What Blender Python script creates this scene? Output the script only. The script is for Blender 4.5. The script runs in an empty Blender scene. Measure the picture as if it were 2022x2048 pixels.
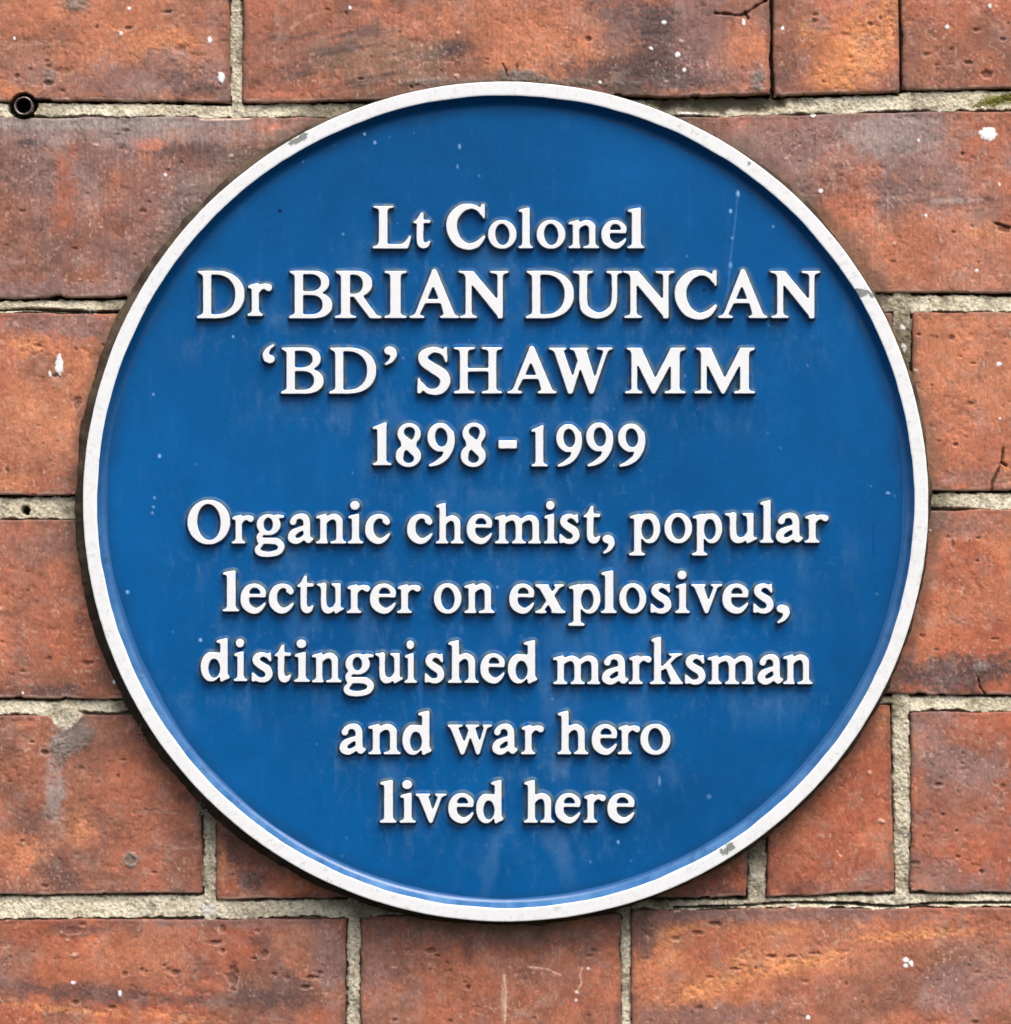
import bpy, math, random
import numpy as np
from mathutils import Vector
from mathutils.geometry import delaunay_2d_cdt

# ------------------------------------------------------------------ camera, sky, sun
scene = bpy.context.scene
S = 0.0002135            # metres per photo pixel on the front of the plaque
CX, CY = 1011.0, 1024.0  # picture centre
DIST = 1.35              # camera to plaque front

cam = bpy.data.objects.new("camera", bpy.data.cameras.new("camera"))
scene.collection.objects.link(cam)
cam.location = (0, -DIST, 0)
cam.rotation_euler = (math.radians(90), 0, 0)
cam.data.sensor_fit = 'VERTICAL'
cam.data.sensor_height = 24
cam.data.lens = 24 * DIST / (2048 * S)
cam.data.clip_start = 0.01
cam.data.clip_end = 100
scene.camera = cam

SUN_EL, SUN_AZ = math.radians(58), math.radians(24)   # azimuth: to the right of straight in front
world = bpy.data.worlds.new("World")
scene.world = world
world.use_nodes = True
wn = world.node_tree
bg = wn.nodes["Background"]
sky = wn.nodes.new("ShaderNodeTexSky")
sky.sky_type = 'NISHITA'
sky.sun_disc = False
sky.sun_elevation = SUN_EL
sky.sun_rotation = math.pi - SUN_AZ
sky.air_density = 1.0
sky.dust_density = 3.5
sky.ozone_density = 0.6
wn.links.new(sky.outputs[0], bg.inputs[0])
bg.inputs[1].default_value = 0.10

sl = bpy.data.lights.new("sun", 'SUN')
sl.energy = 1.5
sl.angle = math.radians(42)
sl.color = (1.0, 0.985, 0.955)
sun = bpy.data.objects.new("sun", sl)
scene.collection.objects.link(sun)
sd = Vector((math.sin(SUN_AZ) * math.cos(SUN_EL), -math.cos(SUN_AZ) * math.cos(SUN_EL), math.sin(SUN_EL)))
sun.rotation_euler = (-sd).to_track_quat('-Z', 'Y').to_euler()
sun.location = sd * 3

scene.view_settings.view_transform = 'Standard'
scene.view_settings.look = 'None'
scene.view_settings.gamma = 1
scene.view_settings.exposure = 0.90

# ------------------------------------------------------------------ helpers
COL = scene.collection
rng = np.random.default_rng(7)


def W(px, py, depth):
    """photo pixel at a depth (pixels behind the plaque front) -> world"""
    k = (DIST + depth * S) / DIST
    return np.stack([(px - CX) * S * k, depth * S + 0 * px, (CY - py) * S * k], -1)


def hash2(ix, iy, seed):
    h = (ix.astype(np.int64) * 374761393 + iy.astype(np.int64) * 668265263 + seed * 974634777) & 0xffffffff
    h = ((h ^ (h >> 13)) * 1274126177) & 0xffffffff
    h = h ^ (h >> 16)
    return (h & 0xffffff) / float(0xffffff)


def vn(x, y, seed=0):
    xi = np.floor(x); yi = np.floor(y)
    fx = x - xi; fy = y - yi
    fx = fx * fx * fx * (fx * (fx * 6 - 15) + 10); fy = fy * fy * fy * (fy * (fy * 6 - 15) + 10)
    a = hash2(xi, yi, seed); b = hash2(xi + 1, yi, seed)
    c = hash2(xi, yi + 1, seed); d = hash2(xi + 1, yi + 1, seed)
    return (a + (b - a) * fx) * (1 - fy) + (c + (d - c) * fx) * fy - 0.5


def fbm(x, y, scale, seed=0, octs=4, gain=0.55, sx=1, sy=1):
    r = 0; amp = 1; tot = 0; f = 1.0 / scale
    for i in range(octs):
        r = r + amp * vn(x * f * sx + 17.3 * i, y * f * sy + 9.1 * i, seed + i * 13)
        tot += amp; amp *= gain; f *= 2.03
    return r / tot * 2      # about -1..1, mostly -.6..+.6


def sstep(a, b, x):
    t = np.clip((x - a) / (b - a), 0, 1)
    return t * t * (3 - 2 * t)


def lin(r, g, b):
    f = lambda c: ((c / 255) / 12.92) if c / 255 <= .04045 else ((c / 255 + .055) / 1.055) ** 2.4
    return np.array([f(r), f(g), f(b)])


def mix(a, b, m):
    return a * (1 - m[..., None]) + b * m[..., None]


def mesh_obj(name, verts, faces, mat, parent=None, col=None, smooth=True, mats=None, fmat=None):
    me = bpy.data.meshes.new(name)
    verts = np.asarray(verts, dtype=np.float32)
    if isinstance(faces, np.ndarray):
        n = faces.shape[1]
        me.vertices.add(len(verts)); me.vertices.foreach_set("co", verts.ravel())
        me.loops.add(faces.size); me.loops.foreach_set("vertex_index", faces.astype(np.int32).ravel())
        me.polygons.add(len(faces))
        me.polygons.foreach_set("loop_start", np.arange(0, faces.size, n, dtype=np.int32))
        me.update(calc_edges=True)
    else:
        me.from_pydata(verts.tolist(), [], faces)
    if smooth:
        me.polygons.foreach_set("use_smooth", np.ones(len(me.polygons), dtype=bool))
    for m in (mats or [mat]):
        me.materials.append(m)
    if fmat is not None:
        me.polygons.foreach_set("material_index", np.asarray(fmat, dtype=np.int32))
    if col is not None:
        a = me.color_attributes.new("tint", 'FLOAT_COLOR', 'POINT')
        c4 = np.ones((len(verts), 4), dtype=np.float32); c4[:, :col.shape[-1]] = col
        a.data.foreach_set("color", c4.ravel())
    me.validate()
    o = bpy.data.objects.new(name, me)
    COL.objects.link(o)
    if parent: o.parent = parent
    return o


def empty(name, loc, label, cat):
    o = bpy.data.objects.new(name, None); COL.objects.link(o)
    o.empty_display_size = 0.02
    o.location = loc
    o['label'] = label; o['category'] = cat
    return o


# ------------------------------------------------------------------ materials
def tint_material(name, rough, spec=0.5, grain=0.25, gscale=2500, bump=0.25, bscale=1800, bdist=0.0002, coat=0.0, rvar=0.1, metallic=0.0):
    m = bpy.data.materials.new(name); m.use_nodes = True
    nt = m.node_tree; N = nt.nodes; L = nt.links
    b = N["Principled BSDF"]
    at = N.new("ShaderNodeAttribute"); at.attribute_name = "tint"
    tc = N.new("ShaderNodeTexCoord")
    n1 = N.new("ShaderNodeTexNoise"); n1.inputs["Scale"].default_value = gscale; n1.inputs["Detail"].default_value = 5
    n1.inputs["Roughness"].default_value = .65
    L.new(tc.outputs["Object"], n1.inputs["Vector"])
    mr = N.new("ShaderNodeMapRange"); mr.inputs[1].default_value = .25; mr.inputs[2].default_value = .75
    mr.inputs[3].default_value = 1 - grain; mr.inputs[4].default_value = 1 + grain
    L.new(n1.outputs[0], mr.inputs[0])
    mx = N.new("ShaderNodeVectorMath"); mx.operation = 'SCALE'
    L.new(at.outputs["Color"], mx.inputs[0]); L.new(mr.outputs[0], mx.inputs["Scale"])
    L.new(mx.outputs[0], b.inputs["Base Color"])
    n2 = N.new("ShaderNodeTexNoise"); n2.inputs["Scale"].default_value = bscale; n2.inputs["Detail"].default_value = 6
    n2.inputs["Roughness"].default_value = .6
    L.new(tc.outputs["Object"], n2.inputs["Vector"])
    bp = N.new("ShaderNodeBump"); bp.inputs["Strength"].default_value = bump; bp.inputs["Distance"].default_value = bdist
    L.new(n2.outputs[0], bp.inputs["Height"]); L.new(bp.outputs[0], b.inputs["Normal"])
    n3 = N.new("ShaderNodeTexNoise"); n3.inputs["Scale"].default_value = 60; n3.inputs["Detail"].default_value = 4
    L.new(tc.outputs["Object"], n3.inputs["Vector"])
    m3 = N.new("ShaderNodeMapRange"); m3.inputs[1].default_value = .3; m3.inputs[2].default_value = .7
    m3.inputs[3].default_value = rough - rvar; m3.inputs[4].default_value = rough + rvar
    L.new(n3.outputs[0], m3.inputs[0]); L.new(m3.outputs[0], b.inputs["Roughness"])
    b.inputs["Specular IOR Level"].default_value = spec
    b.inputs["Coat Weight"].default_value = coat
    b.inputs["Metallic"].default_value = metallic
    return m


M_BRICK = tint_material("weathered_brick", .78, .35, grain=.14, gscale=1500, bump=.38, bscale=1300, bdist=.00035)
M_MORTAR = tint_material("sandy_mortar", .92, .2, grain=.28, gscale=1100, bump=.9, bscale=1500, bdist=.0006, rvar=.04)
M_BLUE = tint_material("blue_paint", .44, .10, grain=.05, gscale=700, bump=.12, bscale=500, bdist=.0002)
M_BEVEL = tint_material('glossy_blue_paint', .30, .6, grain=.05, gscale=700, bump=.1, bscale=500, bdist=.0002)
M_WHITE = tint_material("white_paint", .5, .4, grain=.03, gscale=900, bump=.16, bscale=700, bdist=.00025)
M_EDGE = tint_material("grimy_cast_edge", .75, .3, grain=.3, gscale=800, bump=.6, bscale=900, bdist=.0005)
M_TUBE = tint_material("dull_metal", .38, .5, grain=.12, gscale=900, bump=.2, bscale=900, bdist=.0002, metallic=.75)
M_FIBRE = tint_material("cobweb_fibre", .8, .2, grain=.1)
M_MOSS = tint_material("moss", .9, .2, grain=.35, gscale=1500, bump=.5)

# depths in photo pixels behind the plaque front
D_FACE = 20.0      # blue field
D_LET = 5.0        # letter tops
D_BACK = 62.0      # back of the plaque casting
D_WALL = 72.0      # mean brick face
PCX, PCY, PRX, PRY = 1011.4, 1003.4, 845.4, 840.4

# ------------------------------------------------------------------ brick wall
KW = DIST / (DIST + D_WALL * S)


def plaque_r(px, py):
    return np.hypot((px - PCX) / PRX, (py - PCY) / PRY)


wall = empty("brick_wall", W(np.float64(300), np.float64(2048), D_WALL).tolist(), "weathered red brick wall with recessed sandy mortar joints around the blue plaque", "wall")
wall.location = (0, 0, 0)

O1 = lin(194, 118, 80); O2 = lin(178, 104, 74); BR = lin(152, 96, 74); MV = lin(146, 108, 98)
DK = lin(86, 70, 68); GR = lin(162, 146, 138); OR = lin(220, 140, 82); RD = lin(178, 96, 64); CEM = lin(128, 116, 106)
PALE = lin(212, 172, 148); PITC = lin(96, 66, 54); DIRT = lin(58, 46, 36); WHT = lin(250, 246, 236)

# name, left(top,bot), right(top,bot), top(left,right), bottom(left,right), base, second, dark weight, streak, height
FINE = [
    dict(l=(-600, -600), r=(455, 460), t=(-172, -168), b=(194, 205), c1=O1, c2=BR, dk=.35, st=.1),
    dict(l=(486, 487), r=(1541, 1541), t=(-168, -180), b=(204, 188), c1=O2, c2=BR, dk=.45, st=.35, p=2),
    dict(l=(1546, 1546), r=(1797, 1799), t=(-180, -182), b=(192, 184), c1=BR, c2=O2, dk=.15, st=.05, p=3),
    dict(l=(1804, 1803), r=(2260, 2260), t=(-182, -190), b=(178, 174), c1=O2, c2=BR, dk=.25, st=.05, p=-1),
    dict(l=(-420, -420), r=(745, 745), t=(231, 237), b=(601, 590), c1=BR, c2=MV, dk=.4, st=.5),
    dict(l=(772, 772), r=(1005, 1005), t=(235, 235), b=(588, 588), c1=O2, c2=BR, dk=.3, st=.2),
    dict(l=(1030, 1030), r=(2120, 2120), t=(240, 219), b=(578, 588), c1=O2, c2=MV, dk=.2, st=.35),
    dict(l=(-230, -230), r=(560, 560), t=(622, 632), b=(993, 985), c1=O1, c2=O2, dk=.15, st=.08),
    dict(l=(590, 590), r=(1350, 1350), t=(628, 628), b=(985, 985), c1=O2, c2=BR, dk=.3, st=.2),
    dict(l=(1380, 1380), r=(1784, 1784), t=(628, 624), b=(984, 984), c1=O2, c2=BR, dk=.3, st=.2),
    dict(l=(1825, 1816), r=(2380, 2380), t=(624, 622), b=(981, 985), c1=O2, c2=O1, dk=.12, st=.12),
    dict(l=(-600, -600), r=(460, 460), t=(1041, 1038), b=(1394, 1398), c1=O2, c2=BR, dk=.15, st=.05),
    dict(l=(488, 488), r=(1540, 1540), t=(1030, 1025), b=(1395, 1392), c1=O2, c2=BR, dk=.15, st=.05),
    dict(l=(1568, 1568), r=(2300, 2300), t=(1020, 1019), b=(1388, 1392), c1=RD, c2=O1, dk=.15, st=.12),
    dict(l=(-640, -640), r=(403, 406), t=(1434, 1428), b=(1796, 1786), c1=BR, c2=O2, dk=.2, st=.08, notch=[(84, 176, 30)]),
    dict(l=(433, 433), r=(1495, 1495), t=(1430, 1425), b=(1798, 1796), c1=RD, c2=O2, dk=.3, st=.1),
    dict(l=(1533, 1533), r=(1782, 1789), t=(1412, 1412), b=(1793, 1785), c1=RD, c2=O2, dk=.1, st=.12),
    dict(l=(1822, 1821), r=(2330, 2330), t=(1425, 1423), b=(1784, 1790), c1=RD, c2=MV, dk=.15, st=.05),
    dict(l=(-360, -360), r=(693, 690), t=(1837, 1838), b=(2205, 2205), c1=RD, c2=BR, dk=.3, st=.05),
    dict(l=(722, 722), r=(1242, 1240), t=(1834, 1828), b=(2205, 2205), c1=BR, c2=O2, dk=.25, st=.15),
    dict(l=(1264, 1262), r=(2330, 2330), t=(1818, 1816), b=(2200, 2200), c1=O2, c2=BR, dk=.25, st=.1, p=2),
]

# stains with a shape of their own: x, y, rx, ry, angle, colour, strength, edge noise
BLOBS = [
    (130, 60, 260, 90, 10, O1, .55, .5), (345, 90, 90, 60, 0, OR, .35, .6), (330, 150, 130, 48, -5, MV, .7, .6), (330, 165, 90, 26, -5, DK, .5, .6), (60, 130, 60, 50, 0, MV, .4, .5),
    (430, 60, 26, 130, 0, MV, .5, .5), (150, 5, 30, 18, 0, CEM, .7, .4), (97, 150, 14, 18, 0, CEM, .6, .4),
    (620, 90, 130, 30, -8, MV, .55, .6), (570, 150, 100, 30, -6, DK, .35, .6), (905, 95, 20, 62, 72, DK, .75, .5), (1050, 60, 200, 90, 0, O1, .7, .5),
    (1150, 120, 170, 50, 0, lin(200, 126, 86), .45, .5), (1300, 40, 130, 60, 0, DK, .8, .5), (1330, 110, 120, 60, -20, DK, .75, .5), (1380, 160, 90, 24, 0, DK, .8, .5), (1240, 60, 40, 60, 30, MV, .6, .6), (1500, 150, 70, 26, 0, MV, .5, .5),
    (600, 60, 150, 70, -10, BR, .7, .6), (760, 120, 160, 60, -8, lin(128, 104, 84), .6, .7), (1230, 150, 120, 40, 0, DK, .6, .6), (1420, 60, 90, 90, 0, MV, .6, .6), (400, 180, 60, 20, 0, DK, .6, .6), (240, 165, 120, 30, 0, MV, .6, .6), (80, 320, 90, 50, 0, MV, .7, .6), (330, 520, 200, 60, 0, MV, .5, .6),
    (1420, 1930, 170, 90, -10, lin(206, 122, 78), .75, .5), (1700, 1900, 260, 60, -6, lin(200, 120, 80), .55, .6), (1700, 100, 80, 110, 20, lin(212, 128, 74), .7, .5),
    (1490, 95, 45, 60, 0, O1, .6, .5), (1040, 152, 52, 16, 0, CEM, .9, .3), (1515, 160, 14, 34, 0, CEM, .8, .4), (1000, 166, 260, 10, 0, CEM, .5, .5),
    (1720, 110, 50, 120, 35, OR, .9, .6), (1780, 30, 22, 70, 10, OR, .7, .6), (1650, 155, 40, 26, 0, OR, .7, .6), (1610, 60, 20, 26, 0, OR, .5, .6), (1575, 150, 30, 60, 0, DK, .4, .6),
    (160, 244, 520, 16, 0, GR, .8, .45), (300, 270, 300, 24, 0, GR, .45, .6), (420, 305, 150, 18, 2, DK, .55, .6), (300, 288, 30, 12, 0, lin(200, 120, 92), .7, .5), (530, 252, 36, 14, 0, lin(200, 120, 92), .6, .5),
    (130, 380, 28, 100, 0, RD, .55, .6), (60, 285, 30, 10, 0, DK, .7, .6), (40, 340, 60, 50, 0, DK, .4, .6), (300, 420, 60, 120, 0, MV, .3, .6),
    (200, 580, 260, 20, 0, MV, .8, .4), (60, 500, 90, 60, 0, DK, .3, .6), (410, 400, 60, 160, 35, CEM, .35, .5),
    (1560, 300, 180, 70, 0, MV, .7, .5), (1790, 270, 130, 50, 0, GR, .55, .7), (1650, 360, 60, 50, 0, DK, .4, .5), (1860, 405, 140, 10, -2, DK, .5, .7), (1900, 402, 50, 5, -2, GR, .8, .8),
    (1900, 520, 250, 110, 0, O1, .55, .5), (1700, 520, 100, 80, 0, O1, .35, .5), (1985, 460, 50, 20, 0, OR, .4, .6),
    (120, 650, 160, 26, 4, MV, .75, .5), (70, 690, 40, 26, 0, OR, .5, .6), (90, 850, 110, 70, 0, lin(206, 132, 92), .55, .5), (130, 945, 90, 36, 0, BR, .5, .6), (30, 960, 40, 30, 0, OR, .4, .6), (80, 735, 40, 26, 0, DK, .35, .6),
    (1900, 780, 90, 120, 0, O1, .35, .5), (2015, 950, 30, 30, 0, OR, .6, .5), (1990, 700, 40, 60, 0, BR, .4, .5), (1960, 960, 120, 18, 0, MV, .4, .6),
    (60, 1090, 130, 40, 0, MV, .35, .6), (150, 1280, 60, 60, 0, RD, .5, .6), (100, 1382, 60, 14, 0, DK, .6, .6), (160, 1240, 20, 16, 0, DK, .4, .5),
    (1890, 1050, 160, 26, 0, MV, .55, .5), (1950, 1200, 130, 60, 0, O1, .5, .5), (1920, 1345, 200, 36, -4, DK, .75, .6), (2000, 1380, 60, 20, 0, RD, .7, .5), (1960, 1335, 20, 12, 0, CEM, .6, .4), (1890, 1085, 22, 26, 0, lin(205, 125, 90), .6, .4),
    (110, 1570, 24, 100, 0, GR, .7, .5), (150, 1470, 50, 34, -20, CEM, .85, .35), (120, 1500, 20, 30, 0, CEM, .8, .4), (155, 1650, 34, 34, 0, OR, .45, .6), (50, 1710, 70, 40, 12, OR, .4, .6), (60, 1545, 60, 40, 0, O2, .4, .6),
    (110, 1745, 60, 30, 30, DK, .5, .6), (262, 1720, 14, 17, 0, CEM, .9, .3), (40, 1640, 50, 26, 0, DK, .25, .6), (330, 1640, 60, 80, 0, DK, .15, .6),
    (500, 1760, 26, 24, 0, DK, .7, .5), (470, 1700, 26, 50, -30, DK, .5, .5), (445, 1730, 10, 50, 0, OR, .5, .5), (1440, 1780, 40, 16, 0, DK, .5, .5),
    (1600, 1640, 60, 60, 0, O1, .4, .5), (1745, 1760, 30, 26, 0, MV, .6, .6), (1600, 1775, 60, 16, 0, DK, .4, .6), (1765, 1430, 16, 40, 0, OR, .5, .5),
    (1920, 1540, 100, 100, 0, MV, .4, .7), (1870, 1740, 60, 34, 0, MV, .5, .6), (1940, 1660, 60, 80, 0, O2, .4, .5), (1830, 1560, 20, 80, 0, O1, .4, .5),
    (150, 1860, 60, 18, 0, DK, .45, .6), (230, 1920, 200, 50, 0, O1, .45, .5), (150, 1985, 220, 20, 4, DK, .6, .6), (130, 2020, 130, 7, 6, OR, .65, .5), (330, 2032, 120, 8, 6, OR, .5, .5), (560, 1985, 80, 40, 0, DK, .6, .6), (660, 1920, 34, 90, 0, MV, .8, .5),
    (500, 1846, 200, 12, 0, MV, .5, .5), (520, 1880, 30, 14, 0, DK, .4, .5), (460, 2000, 120, 20, 0, DK, .4, .6),
    (760, 1960, 30, 90, 0, MV, .5, .6), (935, 1900, 14, 30, 0, DK, .5, .5), (1000, 1870, 260, 26, 0, MV, .4, .6), (1180, 1910, 40, 20, 0, DK, .4, .6), (1008, 2000, 6, 60, 0, PALE, .5, .4), (1060, 1940, 100, 40, 0, MV, .3, .6),
    (1480, 1830, 320, 14, 0, MV, .8, .5), (1350, 1860, 60, 8, -14, OR, .8, .6), (1345, 1900, 30, 40, 0, OR, .6, .6), (1480, 1915, 26, 30, 20, OR, .9, .6), (1540, 1865, 60, 12, -8, OR, .5, .7), (1500, 1945, 160, 16, -14, OR, .95, .6),
    (1620, 1925, 70, 14, -10, OR, .8, .6), (1830, 1870, 130, 10, -4, OR, .85, .6), (1400, 1985, 90, 14, -18, OR, .7, .6), (1430, 1895, 80, 30, -10, RD, .6, .4), (1930, 1960, 90, 70, 0, MV, .65, .6), (1290, 1870, 26, 50, 0, DK, .5, .5),
    (1420, 2030, 140, 24, 0, MV, .6, .6), (2000, 1990, 40, 20, -10, RD, .4, .6), (1860, 1910, 160, 20, -4, lin(150, 96, 70), .5, .6),
]
# white paint and bird spots: x, y, rx, ry
SPOTS = [(1977, 268, 17, 15), (1962, 265, 6, 5), (119, 731, 9, 19), (119, 713, 4, 8), (100, 748, 3, 7), (1627, 230, 6, 5), (1641, 382, 5, 5), (1953, 541, 4, 4), (1487, 43, 4, 8), (1369, 140, 4, 4),
         (1565, 57, 4, 4), (1895, 54, 4, 4), (1812, 1920, 6, 6), (1822, 1927, 4, 6), (1811, 1931, 5, 4), (1616, 2034, 5, 5), (1586, 1814, 5, 3), (258, 17, 4, 4), (242, 67, 4, 4), (419, 80, 5, 7), (442, 155, 7, 12),
         (331, 350, 4, 4), (1998, 728, 5, 5), (147, 1965, 5, 3), (240, 1987, 4, 7), (228, 1364, 3, 4), (1302, 97, 4, 4), (1200, 165, 3, 3), (700, 15, 3, 4), (46, 1386, 3, 3), (2000, 837, 3, 3), (1837, 280, 3, 4),
         (1852, 431, 3, 3), (29, 76, 3, 3), (1153, 1984, 4, 3), (1176, 1937, 3, 3), (1152, 2001, 3, 3), (1328, 46, 5, 4), (1355, 110, 6, 6), (1980, 12, 3, 6), (1999, 368, 3, 3)]
# pits: x, y, rx, ry, depth
PITS = [(255, 56, 9, 4, 7), (336, 24, 10, 4, 7), (33, 152, 5, 5, 8), (97, 166, 10, 5, 6), (442, 168, 6, 4, 6), (1178, 78, 6, 5, 8), (722, 158, 6, 3, 7), (822, 174, 5, 6, 8), (1034, 140, 3, 12, 9), (1740, 49, 5, 4, 7), (1630, 30, 8, 4, 6),
        (1951, 60, 6, 4, 7), (1974, 148, 12, 8, 10), (1935, 125, 10, 4, 7), (1853, 108, 8, 5, 7), (1875, 130, 6, 3, 4), (2005, 78, 7, 4, 6), (2008, 458, 14, 7, 12), (1925, 308, 4, 4, 6), (1944, 452, 4, 4, 5),
        (1838, 670, 4, 3, 7), (1903, 676, 7, 5, 7), (1945, 727, 6, 2, 6), (1911, 889, 5, 4, 8), (1957, 1076, 5, 3, 7), (1955, 1122, 6, 3, 7), (1942, 807, 10, 5, 5), (1920, 713, 4, 3, 5), (1896, 1074, 7, 5, 4), (1906, 1090, 4, 12, 6), (1988, 1278, 10, 3, 5),
        (176, 1326, 12, 5, 8), (46, 1343, 8, 3, 4), (262, 1720, 9, 11, 4), (246, 1520, 8, 3, 6), (90, 1506, 8, 5, 9), (64, 1484, 5, 3, 6), (308, 1745, 6, 3, 6), (90, 1773, 6, 5, 7), (1877, 1570, 8, 5, 9), (1886, 1630, 5, 4, 7), (1913, 1662, 4, 4, 7), (1916, 1714, 5, 4, 6), (1963, 1744, 5, 5, 8), (2006, 1573, 6, 6, 5), (1684, 1572, 3, 3, 6), (1828, 1726, 4, 5, 5),
        (465, 1951, 10, 27, 9), (430, 1885, 14, 5, 8), (445, 1902, 7, 6, 7), (527, 1908, 10, 8, 8), (507, 1918, 6, 3, 6), (444, 1858, 7, 9, 7), (350, 1945, 10, 6, 6), (328, 1932, 4, 4, 6), (250, 1948, 6, 6, 6), (283, 1939, 4, 5, 6), (625, 1955, 16, 5, 9), (640, 1945, 6, 5, 7), (612, 1975, 9, 5, 8), (548, 1950, 6, 5, 6), (575, 1955, 6, 5, 5), (516, 1862, 7, 4, 5), (225, 2015, 9, 5, 7), (150, 2005, 9, 5, 6), (150, 1860, 20, 8, 4), (165, 1850, 8, 4, 5),
        (862, 1902, 12, 6, 10), (874, 1912, 7, 4, 8), (936, 1975, 5, 5, 8), (984, 1911, 4, 3, 5), (877, 1873, 10, 3, 4), (790, 2040, 6, 5, 6), (1180, 1912, 8, 4, 5), (815, 1900, 10, 3, 3),
        (1430, 1848, 14, 5, 8), (1350, 1877, 10, 5, 6), (1395, 1866, 12, 5, 7), (1540, 1912, 8, 5, 7), (1583, 1913, 10, 4, 7), (1420, 1955, 12, 3, 5), (1470, 1938, 12, 3, 6), (1628, 1907, 12, 4, 5), (1950, 2045, 6, 5, 6), (1610, 1963, 8, 4, 4), (1955, 1945, 8, 4, 4),
        (155, 801, 9, 9, 6), (152, 812, 6, 8, 6), (15, 940, 4, 5, 6), (110, 752, 6, 5, 6), (75, 691, 9, 4, 5), (148, 632, 4, 5, 5), (275, 1275, 4, 3, 4), (130, 140, 20, 8, 4), (360, 95, 14, 10, 3), (60, 80, 40, 8, 2), (1690, 70, 12, 8, 5)]
CRACKS = [[(1530, 2), (1508, 16), (1492, 27), (1478, 32), (1460, 29), (1430, 27)], [(2007, 897), (2003, 925), (1993, 950), (1985, 965), (1984, 984)], [(2022, 455), (2008, 452), (1990, 446)], [(1005, 128), (1012, 140), (1014, 152)], [(1955, 1352), (1960, 1375), (1970, 1388)], [(1530, 2), (1556, -8)], [(2003, 925), (2012, 932)], [(1490, 25), (1496, 38)]]
RIDGES = [[(10, 320), (14, 345), (30, 358), (48, 364), (62, 348), (74, 340)], [(0, 96), (14, 84), (40, 78), (80, 80), (104, 92), (112, 108)], [(545, 20), (560, 60), (548, 100), (552, 140)], [(640, 20), (590, 45), (560, 90)],
          [(1900, 424), (1960, 418), (2022, 410)], [(700, 60), (735, 110), (745, 150)], [(270, 1620), (320, 1618), (365, 1622)], [(270, 1640), (290, 1625)], [(1100, 1935), (1080, 1960)], [(300, 1690), (360, 1694), (400, 1690)],
          [(1668, 380), (1668, 340), (1650, 385), (1600, 387)], [(1930, 1960), (1980, 1940), (2022, 1935)], [(1850, 2000), (1900, 1985), (1960, 1975)], [(300, 96), (340, 100), (352, 118)], [(262, 100), (272, 112)]]
SCRATCH = [[(1164, 1936), (1160, 1950), (1163, 1966), (1153, 1984)], [(1060, 1934), (1090, 1937), (1122, 1950)], [(1008, 1950), (1012, 1985), (1010, 2046)], [(1674, 1702), (1682, 1712)], [(400, 240), (500, 238)]]


def seg_dist(x, y, pts):
    d = np.full(x.shape, 1e9)
    for (x0, y0), (x1, y1) in zip(pts[:-1], pts[1:]):
        dx, dy = x1 - x0, y1 - y0
        t = np.clip(((x - x0) * dx + (y - y0) * dy) / (dx * dx + dy * dy), 0, 1)
        d = np.minimum(d, np.hypot(x - x0 - t * dx, y - y0 - t * dy))
    return d


def axis(a, b, fine, lo, hi, coarse=14.0):
    """sample positions from a to b, fine between lo and hi"""
    out = [a]; p = a
    while p < b:
        p += fine if lo <= p + 1e-6 <= hi else coarse
        out.append(min(p, b))
    # edges always get three fine rows for the arris
    e = [a, a + .7, a + 1.8, a + 3.4, a + 5.5]; f = [b - 5.5, b - 3.4, b - 1.8, b - .7, b]
    return np.array(e + [q for q in out if a + 7 < q < b - 7] + f)


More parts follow.
